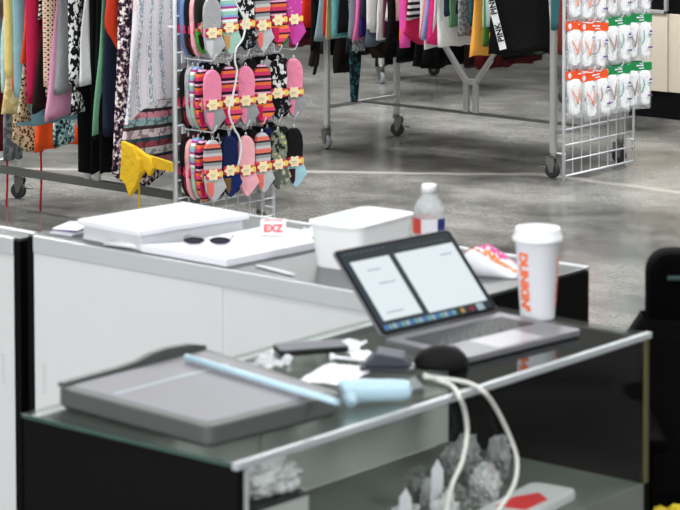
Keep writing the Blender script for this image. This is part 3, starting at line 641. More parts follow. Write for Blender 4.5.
def sock_pack(desc, loc, rz, label, full=True):
    if desc not in _sm:
        a, b, c = SOCK[desc]; a, b, c = [v if not isinstance(v, tuple) else fabric(v) for v in (a, b, c)]
        m1 = MB().prism(TOP_OUT, (-.010, .010), 'x', 0, .004).prism([(u*.94+.004, v) for u, v in TOP_OUT], (-.019, -.009), 'x', 0, .003).mesh('sock_foot', a)
        m2 = MB().prism(LOW_OUT, (-.009, .009), 'x', 0, .004).mesh('sock_cuff', b)
        m3 = MB().prism(HEEL_OUT, (.004, .0115), 'x', 0, .002).mesh('heel', c)
        m4 = MB().prism(rrect(.072, .036, .004, 2, 0, -.141), (-.0205, .0135), 'x', 0, .001).mesh('paper_band', magenta)
        m5 = MB().prism(PATCH, (.0134, .0148), 'x').prism(rrect(.02, .024, .004, 2, .031, -.14), (.0134, .0142), 'x', 1).prism(rrect(.026, .0022, .001, 1, -.006, -.141), (.0147, .0151), 'x', 2).prism(rrect(.018, .0018, .0008, 1, -.006, -.148), (.0147, .0151), 'x', 2).mesh('emblem', [cream, yel, mat('label_ink', (196, 130, 120), .6)])
        tabm = MB().tube([(0, -.004, 0), (0, -.003, .012), (0, 0, .017), (0, .003, .012), (0, .004, 0)], .0016, 5).mesh('hanging_tab', M['wplastic'])
        _sm[desc] = (m1, m2, m3, m4, m5, tabm)
    m1, m2, m3, m4, m5, tb = _sm[desc]
    t = empty('sock_pack', loc, rz, label, 'socks', 'packs of socks hung on the wire grid panel')
    link('sock_foot', m1, t); link('sock_cuff', m2, t); link('heel', m3, t)
    bd = link('paper_band', m4, t); link('emblem', m5, bd); link('hanging_tab', tb, t)
    return t
rows = [('top', AT(190, 57, 'x', SX).z+.302), ('middle', AT(190, 57, 'x', SX).z), ('bottom', AT(190, 57, 'x', SX).z-.295)]
FR = {'top': ['grey ribbed', 'mint and purple striped', 'black marbled', 'grey ribbed', 'orange and purple striped', 'magenta dotted'],
      'middle': ['pink and grey', 'orange and purple striped', 'pink and grey', 'orange and purple striped', 'black marbled', 'pink and grey'],
      'bottom': ['coral and grey striped', 'navy and gold', 'light pink', 'coral and grey striped', 'olive camouflage', 'black and pale blue']}
BK = {'top': ['blue and brown', 'black and red', 'light pink', 'green and black'], 'middle': ['black and red', 'grey ribbed', 'mint and purple striped', 'orange and purple striped'],
      'bottom': ['black and red', 'light pink', 'mint and purple striped', 'orange and purple striped']}
FR['top'][3] = 'coral and grey striped'
ordn = ['first', 'second', 'third', 'fourth', 'fifth', 'last']
rnd = random.Random(5)
for rn, z in rows:
    for h in range(6):
        y = SY+.045+h*.102; o = link('wire_hook', HOOK, None, (SX+.008, y, z)); tag(o, 'white wire hook, %s from the left in the %s sock row' % (ordn[h], rn), 'hook', 'white wire hooks of the sock panel')
        names = (BK[rn] if h == 0 else [rnd.choice(['black and red', 'navy and gold', 'green and black', 'black marbled', 'grey ribbed', 'black and pale blue', 'black and red']) for _ in range(3)])
        n = len(names)
        for k, d in enumerate(names):
            sock_pack(d, (SX+.03+k*.112/n, y, z-.03-rnd.uniform(-.008, .012)), R(rnd.uniform(-8, 2)), '%s sock pack, %s behind front pack, %s hook, %s row' % (d, ['fourth', 'third', 'second', 'next'][4-n+k], ordn[h], rn))
        sock_pack(FR[rn][h], (SX+.166, y, z-.024-rnd.uniform(0, .02)), R(-20+rnd.uniform(-8, 8)), '%s sock pack at front of %s hook, %s row' % (FR[rn][h], ordn[h], rn))
# white plastic strap looping down in front of the socks
pts = [AT(a, b, 'x', SX+.235) for a, b in [(229, -14), (236, 3), (245, 21), (243, 38), (236, 49), (235, 62), (237, 72), (233, 95), (229, 112), (234, 128), (239, 137), (241, 150), (238, 166)]]
o = MB().tube(smooth_path(pts, 5), .0042, 8).build('plastic_strap', M['wplastic']); tag(o, 'white plastic strap looping down in front of the sock packs', 'strap')

# ------------------------------------------------------------------ clear bags on the right panel
bagfilm = mat('clear_bag_film', (232, 236, 240), .25, bump=.5, bscale=40, alpha=.3)
insole = mat('white_foam', (246, 246, 247), .7, bump=.2, bscale=50)
orange = mat('header_orange', (232, 84, 36), .45); green = mat('header_green', (24, 132, 72), .45); purple = mat('purple_ink', (96, 60, 130), .5)
brown = mat('brown_strap', (166, 136, 122), .6); orst = mat('orange_strap', (238, 150, 120), .6); tealst = mat('mint_strap', (110, 176, 156), .6)
def pillow(w, h, d, seed):
    bm = bmesh.new(); n = 12; g = {}
    for s in (1, -1):
        for i in range(n+1):
            for j in range(n+1):
                u, v = i/n*2-1, j/n*2-1; e = max(0, 1-u**4)*max(0, 1-v**4)
                if s == -1 and (i in (0, n) or j in (0, n)): g[s, i, j] = g[1, i, j]; continue
                wob = noise.noise(Vector((u*3, v*3, seed)))*.006
                g[s, i, j] = bm.verts.new((s*d/2*e**.5+wob*e, u*w/2*(1-.03*v*v)+wob*.3, -h/2+v*h/2))
    for s in (1, -1):
        for i in range(n):
            for j in range(n):
                f = bm.faces.new([g[s, i, j], g[s, i+1, j], g[s, i+1, j+1], g[s, i, j+1]]); f.smooth = True
    return bm
def foot(w, h): return [(w*x, h*y) for x, y in [(-.35, -.42), (-.2, -.5), (.1, -.5), (.3, -.42), (.36, -.2), (.34, 0), (.46, .2), (.46, .36), (.3, .48), (0, .5), (-.28, .46), (-.42, .3), (-.42, .1), (-.32, -.1), (-.36, -.25)]]
_bm = {}
def bag(col, loc, rz, label, tilt=0):
    if col not in _bm:
        hc, s1, s2 = (orange, orst, brown) if col == 'orange' else (green, brown, tealst)
        a = MB().merge(pillow(.19, .175, .036, 1 if col == 'orange' else 4), 0, True).mesh('clear_bag', bagfilm)
        h = MB().prism(rrect(.185, .036, .004, 2, 0, .004), (-.004, .004), 'x', 0, .001)
        h.prism(rrect(.05, .006, .002, 1, .01, .008), (.004, .0048), 'x', 1).prism(rrect(.035, .005, .002, 1, .02, -.004), (.004, .0048), 'x', 1)
        h.prism([(-.07+.011*math.cos(k*math.pi/6), .004+.013*math.sin(k*math.pi/6)) for k in range(12)], (.004, .0048), 'x', 1)
        h = h.mesh('header_card', [hc, M['paper']])
        f1 = MB().prism([(u-.042, v-.09) for u, v in foot(.088, .155)], (-.012, .014), 'x', 0, .004).mesh('slipper', insole)
        f2 = MB().prism([(-u+.046, v-.09) for u, v in foot(.088, .155)], (-.014, .012), 'x', 0, .004).mesh('slipper', insole)
        s = MB().tube(smooth_path([(.012, -.068, -.055), (.022, -.05, -.085), (.024, -.036, -.12)], 4), .003, 6).tube(smooth_path([(.012, -.012, -.05), (.022, -.024, -.085), (.024, -.036, -.12)], 4), .003, 6).mesh('strap', s1)
        s_ = MB().tube(smooth_path([(.012, .03, -.05), (.02, .03, -.08), (.022, .012, -.11)], 4), .003, 6).mesh('strap', s2)
        lb = MB().prism([(.07+.010*math.cos(k*math.pi/8), -.06+.012*math.sin(k*math.pi/8)) for k in range(16)], (.0215, .0235), 'x').mesh('sticker', purple); bc = MB().prism(rrect(.03, .007, .001, 1, .068, -.125), (.0215, .0235), 'x').mesh('printed_mark', purple)
        wh = MB().prism(rrect(.024, .006, .001, 1, .068, -.062), (.0234, .0242), 'x').mesh('sticker_band', M['paper'])
        _bm[col] = (a, h, f1, f2, s, s_, lb, wh, bc)
    a, h, f1, f2, s, s_, lb, wh, bc = _bm[col]
    t = empty('slipper_bag', loc, rz, label, 'bag', 'clear bags of white slippers on the right panel'); t.rotation_euler.x = tilt; t.scale = (1, .9, 1.12)
    link('clear_bag', a, t, (0, 0, -.012)); hd = link('header_card', h, t)
    q = link('slipper', f1, t); link('strap', s, q); q2 = link('slipper', f2, t); link('strap', s_, q2); k = link('sticker', lb, t); link('sticker_band', wh, k); link('printed_mark', bc, t)
    return t
HK2 = hook_mesh(.12)
for rn, pz, spec in [('top', -19, ['orange', 'orange', 'green', 'green']), ('middle', 30, ['orange', 'orange', 'green', 'green']), ('bottom', 80, ['orange', 'orange', 'green', 'green'])]:
    z = AT(566, pz, 'x', PX+.1).z
    for k, col in enumerate(spec):
        y = PY+[.07, .14, .315, .505][k]; o = link('wire_hook', HK2, None, (PX+.006, y, z+.018)); tag(o, 'white wire hook, %s from the left in the %s row of white bags' % (['first', 'second', 'third', 'last'][k], rn), 'hook', 'white wire hooks of the bag panel')
        for j, (dx, al) in list(enumerate([([.012, .03, .04, .04][k], 'back'), ([.05, .085, .1, .1][k], 'front')]))[(1 if k == 0 else 0):]:
            if rn == 'bottom' and k == 1 and j == 0: c2 = 'orange'
            else: c2 = col
            bag(c2, (PX+dx, y+[.014, -.006][j], z-.012*(k == 1 and j == 1)), R(-20 if j == 1 else -8), 'clear bag of white slippers with %s header, %s on %s hook, %s row' % (c2, al, ['first', 'second', 'third', 'last'][k], rn), R([2, -3, 1, -1][k]) if not (rn == 'bottom' and k == 1 and j == 1) else R(7))

# ------------------------------------------------------------------ beige counter at the far right
t = empty('display_counter', (-8.3, 12.7, 0), 0, 'beige counter with black base and dark glass upper case at the far right', 'counter')
MB().box((.05, -.3, 0), (.75, .4, .155), bev=.003).build('plinth', M['black_lam'], t)
MB().box((.04, -.315, .155), (.318, .42, .6), bev=.002).box((.32, -.305, .155), (.8, .42, .6), bev=.002).build('body', M['beige'], t)
MB().box((.05, -.3, .61), (.74, .4, 1.3), bev=.002).build('dark_upper_case', M['black_lam'], t)
m = MB(); m.box((.04, -.325, .6), (.318, -.29, .618), bev=.002).box((.3, -.325, .6), (.318, -.29, 1.3), bev=.002).box((.04, -.325, 1.28), (.318, -.29, 1.3), bev=.002).box((.04, -.325, .6), (.058, -.29, 1.3), bev=.002); m.build('chrome_frame', M['chrome'], t)
# black jacket on a stand at the right edge
t = empty('clothes_stand', (-6.96, 11.75, 0), 0, 'steel clothes stand at the right edge carrying the black jacket', 'clothes stand')
MB().bar((0, 0, .02), (0, 0, 1.62), .03).build('pole', M['chrome'], t)
MB().bar((-.0, -.1, .02), (0, .35, .02), .04, .03).bar((-.0, .1, .02), (.3, .1, .02), .04, .03).build('base', M['chrome'], t)
MB().tube([(0, 0, 1.6), (0, -.35, 1.6)], .012).build('arm', M['chrome'], t)
t = empty('jacket', (-7.0, 11.52, 0), R(80), 'black padded jacket hanging at the upper right edge', 'jacket')
bm = cloth_body(-.3, .26, 1.5, .58, .66, .1, .02, True, 9); bmesh.ops.recalc_face_normals(bm, faces=bm.faces[:]); me = bpy.data.meshes.new('body'); bm.to_mesh(me); bm.free(); me.materials.append(fabric((30, 31, 33))); link('body', me, t); link('hanger', HANG, t, (0, 0, 1.525))

# ------------------------------------------------------------------ things on the white-doored counter (top at .945)
ZK = .9452
def poly(name, pts, z0, z1, m, label, cat, bev=.002, group=None):
    cx = sum(p[0] for p in pts)/len(pts); cy = sum(p[1] for p in pts)/len(pts)
    o = MB().prism([(x-cx, y-cy) for x, y in pts], (0, z1-z0), 'z', 0, bev).build(name, m, None, (cx, cy, z0)); return tag(o, label, cat, group)
# lidded white box
t = empty('storage_box', (-4.36, 4.5, ZK), 0, 'flat white lidded box at the left of the white-doored counter', 'box')
lidp = [(-4.467, 4.334), (-4.243, 4.318), (-4.195, 4.652), (-4.43, 4.668)]
MB().prism([((x+4.335)*.93-.0+.025, (y-4.49)*.92-.01) for x, y in lidp], (0, .036), 'z', 0, .002).build('box_base', mat('box_grey_white', (214, 217, 222), .6), t)
MB().prism([(x+4.36, y-4.5) for x, y in lidp], (.036, .05), 'z', 0, .003).build('lid', M['paper'], t)
flat = poly('tray_box', [(-4.24, 4.322), (-3.965, 4.318), (-3.945, 4.605), (-4.05, 4.70), (-4.17, 4.70), (-4.185, 4.40)], ZK, ZK+.018, M['paper'], 'wide flat white folder lying in the middle of the counter under the sunglasses', 'folder')
for k, (x, y, a, zz, lab) in enumerate([(-4.545, 4.40, .1, 0, 'bottom white card of the small stack at the counter left end'), (-4.55, 4.405, .3, .004, 'top white card of the small stack at the counter left end')]):
    o = MB().box((-.035, -.05, 0), (.035, .05, .0035), bev=.0008).build('card', M['paper'], None, (x, y, ZK+zz), (0, 0, a)); tag(o, lab, 'card')
o = MB().box((-.035, -.05, 0), (.035, .05, .003), bev=.0008).build('card', fabric((70, 50, 120)), None, (-4.547, 4.402, ZK+.0078), (0, 0, .2)); tag(o, 'purple edged card between white cards at the counter left end', 'card')
o = MB().box((-.035, -.05, 0), (.035, .05, .003), bev=.0008).build('card', M['paper'], None, (-4.55, 4.404, ZK+.011), (0, 0, .35)); tag(o, 'white card resting on the purple edged card', 'card')
o = MB().tube([(0, 0, 0), (.11, .02, 0)], .006, 8).build('pen', M['wplastic'], None, (-4.30, 4.335, ZK+.0065)); tag(o, 'short white pen on the counter edge left of the folder', 'pen')
o.location = (-4.36, 4.322, ZK+.0065)
# sunglasses
t = empty('sunglasses', (-4.12, 4.42, ZK+.019), R(38), 'dark-lensed sunglasses folded open on the white folder', 'sunglasses')
fr = mat('dark_tortoise', (34, 26, 52), .25)
for s in (-1, 1):
    MB().prism([(s*.036+.026*math.cos(a), .022+.02*math.sin(a)) for a in [2*math.pi*k/20 for k in range(20)]], .002, 'y', 0, .0006, M=None).build('lens', mat('smoke_lens', (46, 44, 60), .1), t, (0, 0, 0), (R(-12), 0, 0))
    MB().tube(smooth_path([(s*.062, 0, .03), (s*.066, .05, .022), (s*.064, .11, .008), (s*.06, .13, .002)], 4), .002, 6).build('temple', fr, t)
m = MB()
for s in (-1, 1): m.tube([(s*.036+.0275*math.cos(a), -.001, .022+.0215*math.sin(a)) for a in [2*math.pi*k/20 for k in range(21)]], .0022, 6)
m.tube([(-.01, -.001, .03), (0, -.002, .034), (.01, -.001, .03)], .0022, 6); m.build('frame', fr, t)
t.scale = (.85, .85, .38)
# small white carton with red lettering
t = empty('carton', (-4.085, 4.615, ZK+.0185), R(40), 'small white carton with red lettering on the white folder', 'carton')
MB().box((-.03, -.025, 0), (.03, .025, .032), bev=.002).build('box_body', M['paper'], t)
redm = mat('red_ink', (226, 84, 84), .6)
me = text_mesh('EXZ', .024, .0004, .0012); me.materials.append(redm); link('lettering', me, t, (0, -.0256, .017), (R(90), 0, 0))
me = text_mesh('EXZ', .024, .0004, .0012); me.materials.append(redm); link('lettering', me, t, (0, 0, .0324))
# crumpled sheet behind the folder
def crumple_sheet(name, cx, cy, z, w, d, amp, m, label, cat, rz=0, seed=1, thick=.0012, n=14):
    bm = bmesh.new(); V = {}
    for s in (0, 1):
        for i in range(n+1):
            for j in range(n+1):
                x, y = (i/n-.5)*w, (j/n-.5)*d; h = abs(noise.noise(Vector((x*22, y*22, seed)))+.5*noise.noise(Vector((x*60, y*60, seed+4))))*amp
                edge = 1+.1*noise.noise(Vector((i*.7, j*.7, seed)))
                V[s, i, j] = bm.verts.new((x*edge, y*edge, h+s*thick))
    for i in range(n):
        for j in range(n):
            bm.faces.new([V[1, i, j], V[1, i+1, j], V[1, i+1, j+1], V[1, i, j+1]]); bm.faces.new([V[0, i, j], V[0, i, j+1], V[0, i+1, j+1], V[0, i+1, j]])
    for k in range(n):
        bm.faces.new([V[0, k, 0], V[0, k+1, 0], V[1, k+1, 0], V[1, k, 0]]); bm.faces.new([V[0, k+1, n], V[0, k, n], V[1, k, n], V[1, k+1, n]])
        bm.faces.new([V[0, 0, k+1], V[0, 0, k], V[1, 0, k], V[1, 0, k+1]]); bm.faces.new([V[0, n, k], V[0, n, k+1], V[1, n, k+1], V[1, n, k]])
    o = MB().merge(bm, 0, False).build(name, m, None, (cx, cy, z), (0, 0, rz)); return tag(o, label, cat)
crumple_sheet('paper_sheet', -4.02, 4.765, ZK, .18, .13, .02, M['paper'], 'crumpled white paper at the back of the counter beside the plastic tub', 'paper', .2, 3)
o = MB().tube([(0, 0, 0), (.13, -.02, 0)], .0035, 8).build('drinking_straw', M['wplastic'], None, (-3.91, 4.36, ZK+.0035)); tag(o, 'thin white straw lying on the counter between folder and tub', 'straw')
# milky tub
t = empty('plastic_tub', (-3.765, 4.56, ZK), R(4), 'milky white open plastic tub beside the water bottle', 'tub')
bm = bmesh.new(); prof = [(.86, 0), (.98, .1), (1.025, .1), (1.025, .105), (.955, .105), (.83, .004)]; rings = []
for s, z in prof: rings.append([bm.verts.new((x*s, y*s, z)) for x, y in rrect(.15, .235, .03, 5)])
for a, b in zip(rings, rings[1:]):
    for k in range(len(a)): f = bm.faces.new((a[k], a[(k+1) % len(a)], b[(k+1) % len(a)], b[k])); f.smooth = False
bm.faces.new(rings[0][::-1]); bm.faces.new(rings[-1])
MB().merge(bm, 0, False).build('tub_body', M['tub'], t)
# water bottle
_b = AT(429, 251, 'z', ZK); bx, by = _b.x, _b.y
t = empty('water_bottle', (bx, by, ZK), R(0), 'clear plastic water bottle with white cap and red and blue label', 'bottle')
cl = mat('clear_plastic', (232, 238, 242), .12, alpha=.38, bump=.6, bscale=60)
t.scale = (1.14, 1.14, .88)
MB().lathe([(.026, 0), (.032, .006), (.033, .03), (.031, .036), (.033, .045), (.033, .098), (.0315, .103), (.0325, .112), (.026, .132), (.015, .152), (.0125, .158), (.0125, .168)], 32).build('bottle_body', cl, t)
MB().lathe([(.0155, .157), (.016, .176), (.0145, .18)], 24).build('cap', M['wplastic'], t)
lb = MB(); seg = 48
for k, (a0, a1, mi) in enumerate([(0, 9, 0), (9, 17, 1), (17, 23, 2), (23, 33, 1), (33, 48, 0)]):
    for q in range(a0, a1):
        b0, b1 = 2*math.pi*q/seg+R(-148), 2*math.pi*(q+1)/seg+R(-148)
        lb.faces([(.0337*math.cos(b0), .0337*math.sin(b0), .052), (.0337*math.cos(b1), .0337*math.sin(b1), .052), (.0337*math.cos(b1), .0337*math.sin(b1), .092), (.0337*math.cos(b0), .0337*math.sin(b0), .092)], [(0, 1, 2, 3)], mi)
lb = lb.build('label_wrap', [mat('label_red', (222, 66, 58), .4), M['paper'], mat('label_blue', (42, 52, 120), .4)], t)
# paper donut bag
t = empty('paper_bag', (-3.455, 4.66, ZK), R(15), 'small white paper bag with pink and orange lettering lying behind the laptop', 'paper bag')
bb = pillow(.13, .2, .03, 6); bb.transform(Matrix.Translation((0, .1, .014)) @ Matrix.Rotation(R(-90), 4, 'Y') @ Matrix.Rotation(0, 4, 'X'))
bb2 = bmesh.new(); bb.free()
def bagmesh():
    bm = bmesh.new(); n = 14; V = {}
    for s in (0, 1):
        for i in range(n+1):
            for j in range(n+1):
                u, v = i/n*2-1, j/n*2-1; e = (max(0, 1-u**4)*max(0, 1-v**4))**.5; wob = .35*noise.noise(Vector((u*2.3, v*2.3, 2)))
                V[s, i, j] = bm.verts.new((u*.07, v*.055, .001+(.06*(1+wob)*e*(.6-.5*u) if s else 0)))
    for i in range(n):
        for j in range(n): bm.faces.new([V[1, i, j], V[1, i+1, j], V[1, i+1, j+1], V[1, i, j+1]]); bm.faces.new([V[0, i, j], V[0, i, j+1], V[0, i+1, j+1], V[0, i+1, j]])
    bmesh.ops.remove_doubles(bm, verts=bm.verts[:], dist=.0001); return bm
MB().merge(bagmesh(), 0, True).build('bag_body', M['paper'], t)
pk = mat('pink_ink', (232, 80, 160), .6); og = mat('orange_ink', (242, 134, 62), .6)
for k, (tx, mm, yy) in enumerate([('DUNKIN\'', og, -.022), ('DONUTS', pk, .022)]):
    me = text_mesh(tx, .031, .0003, .0016); me.materials.append(mm); subdivide_long(me, 1)
    for v in me.vertices:
        u, w_ = max(-1, min(1, (v.co.x)/.07)), max(-1, min(1, (v.co.y+yy)/.055)); e = (max(0, 1-u**4)*max(0, 1-w_**4))**.5; wob = .35*noise.noise(Vector((u*2.3, w_*2.3, 2)))
        v.co.z += .0028+.06*(1+wob)*e*(.6-.5*u)
    o = link('lettering', me, t, (0, yy, 0))

# ------------------------------------------------------------------ things on the glass showcase (top at .9696)
ZT = FH+.0003
# laptop
LW, LD, LS, LT, LA = .335, .2215, .204, .7529, -.0967
t = empty('laptop', (-3.137, 3.863, ZT), LA, 'open silver laptop with bright white windows on its screen', 'laptop')
sil = mat('laptop_aluminium', (120, 120, 126), .45, .4)
MB().prism(rrect(LD, LW, .012, 5, LD/2, LW/2), (.003, .014), 'z', 0, .0012).build('base', sil, t)
kb = MB().box((.03, .028, .0139), (.122, LW-.028, .0146)).build('keyboard', M['blackp'], t)
kk = MB()
for r_ in range(6):
    n = 14 if r_ < 5 else 9
    for c_ in range(n):
        w_ = (LW-.062)/n; kk.box((.033+r_*.0148, .031+c_*w_+.0012, .0145), (.033+r_*.0148+.0125, .031+(c_+1)*w_-.0012, .0158), bev=.0006)
kk.build('keys', mat('key_grey', (44, 46, 48), .5), kb)
MB().prism(rrect(.08, .13, .006, 4, .17, LW/2), (.0139, .0144), 'z').build('trackpad', mat('trackpad_grey', (160, 160, 166), .3), t)
m = MB()
for s in (.03, .3): m.tube([(.1, s, .0), (.1, s, .003)], .006, 10)
m.build('rubber_foot', M['rubber'], t)
hin = empty('lid', (0, 0, .0155)); hin.parent = t; hin.rotation_euler = (0, -LT, 0)       # lid local: z along the screen height, y width, x out of the screen
# a mesh for the lid shell itself
C.objects.unlink(hin); bpy.data.objects.remove(hin)
rl = (0, -LT, 0)
lid = MB().prism([(u, v) for u, v in rrect(LW, LS, .01, 5, LW/2, LS/2)], (-.005, 0), 'x', 0, .0012).build('screen_lid', sil, t, (0, 0, .0165), rl)
dk = mat('screen_bezel', (8, 10, 14), .5, spec=.1)
def em(name, c, s=1.0):
    m = mat(name, c, .6, emis=s, spec=.15); m.node_tree.nodes['Principled BSDF'].inputs['Base Color'].links and None
    b = m.node_tree.nodes['Principled BSDF']
    for l in list(b.inputs['Base Color'].links): m.node_tree.links.remove(l)
    b.inputs['Base Color'].default_value = (.01, .01, .012, 1); return m
MB().prism(rrect(LW-.004, LS-.004, .009, 5, LW/2, LS/2), (0, .0008), 'x').build('bezel', dk, lid)
S_ = MB()
def sr(a, b, c, d, mi, o_=0): S_.box((.0008, a*LW, b*LS), (.0012+o_, c*LW, d*LS), mi)
sr(.03, .05, .97, .965, 0)
sr(.03, .86, .97, .965, 1, .0001)
sr(.075, .16, .40, .84, 2, .0004); sr(.45, .14, .955, .84, 2, .0004)
sr(.03, .05, .97, .125, 1, .0002)
for k in range(17): sr(.05+k*.036, .062, .078+k*.036, .112, 4 if k % 3 == 0 else 5 if k % 3 == 1 else 6, .0006)
sr(.70, .062, .73, .112, 7, .0006); sr(.84, .05, .90, .125, 6, .0006); sr(.78, .062, .81, .112, 8, .0006)
for a, b, c in ((.17, .71, .28), (.20, .55, .34), (.13, .23, .27), (.80, .72, .9)): sr(a, b, c, b+.012, 3, .0007)
for k in range(8): sr(.06+k*.045, .925, .09+k*.045, .94, 9, .0006)
for k in range(12): sr(.5+k*.035, .885, .52+k*.035, .9, 9, .0006)
S_.build('display', [em('scr_dark', (40, 56, 66), .55), em('scr_darker', (38, 50, 56), .6), em('scr_white', (205, 214, 218), 1.0), em('scr_grey', (150, 158, 170), .8), em('dock_blue', (70, 130, 200), .7), em('dock_teal', (120, 180, 180), .7), em('dock_pale', (170, 190, 200), .7), em('dock_gold', (200, 150, 80), .7), em('dock_red', (150, 40, 60), .7), em('scr_mid', (80, 96, 104), .6)], lid)
# coffee cup
t = empty('paper_cup', (-3.062, 4.248, ZT), 0, 'tall white paper coffee cup with white lid and orange lettering', 'cup'); t.location = (-3.048, 4.252, ZT)
cup_r = lambda z: .0345+(.0455-.0345)*z/.165
MB().lathe([(.031, .003), (.0335, 0), (cup_r(.004), .004), (cup_r(.16), .16), (.0475, .162), (.0475, .166), (.044, .166), (.033, .006)], 48).build('cup_body', M['paper'], t)
MB().lathe([(.0478, .158), (.0508, .1605), (.0508, .168), (.0472, .17), (.046, .182), (.0445, .186), (.040, .187), (.038, .181), (.002, .181)], 48).box((.028, -.006, .181), (.037, .006, .1835)).build('lid', M['wplastic'], t)
dd = mat('cup_orange', (232, 110, 66), .5)
def wrap(txt, size, ang, zc, rot90=True):
    me = text_mesh(txt, size, .0003, .0018, 1.0); subdivide_long(me, 1); me.materials.append(dd)
    for v in me.vertices:
        x, y, z = v.co
        if rot90: u, h = y, zc-x          # reads downwards, tops of the letters to the right
        else: u, h = x, zc+y
        r_ = cup_r(h)+.0006+z; a = ang+u/r_
        v.co = (r_*math.cos(a), r_*math.sin(a), h)
    return me
cam_ang = math.atan2(-4.25, 3.05)
link('lettering', wrap('DUNKIN\'', .029, cam_ang-R(44), .08), t)
link('lettering', wrap('DUNKIN\'', .026, cam_ang+R(84), .075), t)

# grey document tray / flat case in the near corner
t = empty('plastic_tray', (-3.1, 3.3, ZT), 0, 'large flat grey plastic tray lid at the near end of the glass showcase', 'tray')
def loc2(pts): return [(x+3.1, y-3.3) for x, y in pts]
def rpoly(pts, r, seg=5):
    out = []; n = len(pts)
    for i in range(n):
        p = Vector(pts[i]); a = (Vector(pts[i-1])-p).normalized(); b = (Vector(pts[(i+1) % n])-p).normalized()
        p0 = p+a*r; p1 = p+b*r
        for k in range(seg+1):
            s = k/seg; out.append(tuple(p0*(1-s)**2+p*2*s*(1-s)+p1*s*s))
    return out
TB = [(-3.288, 3.135), (-2.892, 3.105), (-2.866, 3.42), (-3.283, 3.515)]
def scl(pts, s): 
    cx = sum(p[0] for p in pts)/4; cy = sum(p[1] for p in pts)/4; return [(cx+(x-cx)*s, cy+(y-cy)*s) for x, y in pts]
MB().prism(rpoly(loc2(TB), .022), (.004, .038), 'z', 0, .005).build('tray_body', M['greyp'], t)
MB().prism(rpoly(loc2(scl(TB, .97)), .02), (0, .006), 'z', 0, .001).build('foot_rim', M['blackp'], t)
MB().prism(rpoly(loc2(scl(TB, .9)), .018), (.0375, .0392), 'z', 0, .0006).build('inset_panel', M['greyp_l'], t)
# raised back rim along the far-left side, with its hump
m = MB(); x0 = -.188
out = [(-.16, .028), (.21, .028), (.21, .036), (.17, .046), (.11, .050), (.07, .048), (.03, .040), (-.02, .037), (-.16, .036)]
m.prism([(u, v+.008) for u, v in out], (x0, x0+.014), 'x', 0, .002); m.build('raised_rim', M['greyp'], t)
MB().box((-.048, -.155, .0391), (-.032, .135, .0398)).build('seam_line', mat('pale_blue_line', (136, 146, 154), .4), t, (-.02, .01, 0), (0, 0, R(-1)))
# pale blue rod on its edge
a = AT(186, 357, 'z', ZT+.048); b = AT(337, 402, 'z', ZT+.048)
o = MB().tube([a-(b-a)*.0, b], .006, 12).build('plastic_rod', M['ltblue']); tag(o, 'pale blue plastic rod lying along the right edge of the grey tray', 'rod')
# pale blue handheld tag gun
t = empty('tagging_gun', (-2.87, 3.51, ZT), R(57), 'pale blue handheld plastic tagging gun lying beside the grey tray', 'tagging gun')
MB().tube(smooth_path([(-.062, 0, .026), (-.05, 0, .027), (0, 0, .024), (.05, 0, .021), (.068, 0, .02)], 4), [.010, .016, .019, .0205, .021, .021, .0208, .0205, .02, .0198, .0195, .019, .0185, .018, .0165, .012, .008], 16).build('handle', M['ltblue'], t)
MB().tube(smooth_path([(-.045, 0, .026), (-.05, -.016, .018), (-.052, -.028, .009)], 4), [.016, .0155, .015, .014, .0135, .013, .012, .010, .007], 14).build('head', M['ltblue'], t)
MB().lathe([(.006, .0), (.006, .004), (.003, .006)], 14, 0, Matrix.Translation((-.048, 0, .0455))).build('button', M['wplastic'], t)
# phone / card reader
t = empty('mobile_phone', (-3.2, 3.722, ZT), R(57), 'dark grey mobile phone lying on receipts near the white doors', 'phone')
MB().prism(rrect(.135, .066, .008, 4), (.006, .018), 'z', 0, .003).build('case', M['blackp'], t)
MB().prism(rrect(.13, .061, .007, 4), (.0178, .0186), 'z', 0, .0004).build('screen', mat('phone_grey', (112, 112, 120), .6, spec=.15), t)
def paper(cx, cy, w, d, rz, seed, lab, z=ZT, amp=.004): crumple_sheet('paper_sheet', cx, cy, z, w, d, amp, M['paper'], lab, 'paper', rz, seed)
paper(-3.185, 3.815, .06, .075, .5, 11, 'bright white crumpled paper behind the phone', amp=.012)
paper(-3.055, 3.625, .095, .15, .3, 12, 'white receipt sheet lying in front of the phone', amp=.006)
paper(-3.095, 3.765, .05, .11, 1.1, 13, 'white paper strip between phone and black adapter', z=ZT, amp=.006)
crumple_sheet('plastic_wrap', -3.2, 3.605, ZT, .07, .07, .028, mat('crinkled_film', (208, 214, 218), .12, bump=.4, alpha=.8), 'crumpled clear plastic wrap beside the phone', 'plastic wrap', .4, 21)
# earbud-like white knobbed lead
o = MB().tube(smooth_path([(-3.125, 3.69, ZT+.012), (-3.11, 3.70, ZT+.011), (-3.07, 3.72, ZT+.008), (-3.02, 3.73, ZT+.004)], 5), [.007, .0075, .007, .006]+[.003]*12, 10).build('connector', M['wplastic']); tag(o, 'small white knob-ended connector lying on the receipts', 'connector')
# dark wallet-like adapter
t = empty('card_holder', (-3.02, 3.735, ZT), R(35), 'dark blue-grey folded card holder near the cable ends', 'card holder')
MB().prism([(-.05, -.04), (.05, -.045), (.055, .03), (.0, .045), (-.055, .03)], (0, .008), 'z', 0, .002).build('back_flap', mat('slate_leather', (34, 38, 44), .4), t)
MB().prism([(-.045, .008), (.045, .008), (.03, .026), (-.02, .034)], (-.035, .03), 'y', 0, .003).build('front_flap', mat('slate_grey', (66, 71, 80), .5, spec=.2), t)
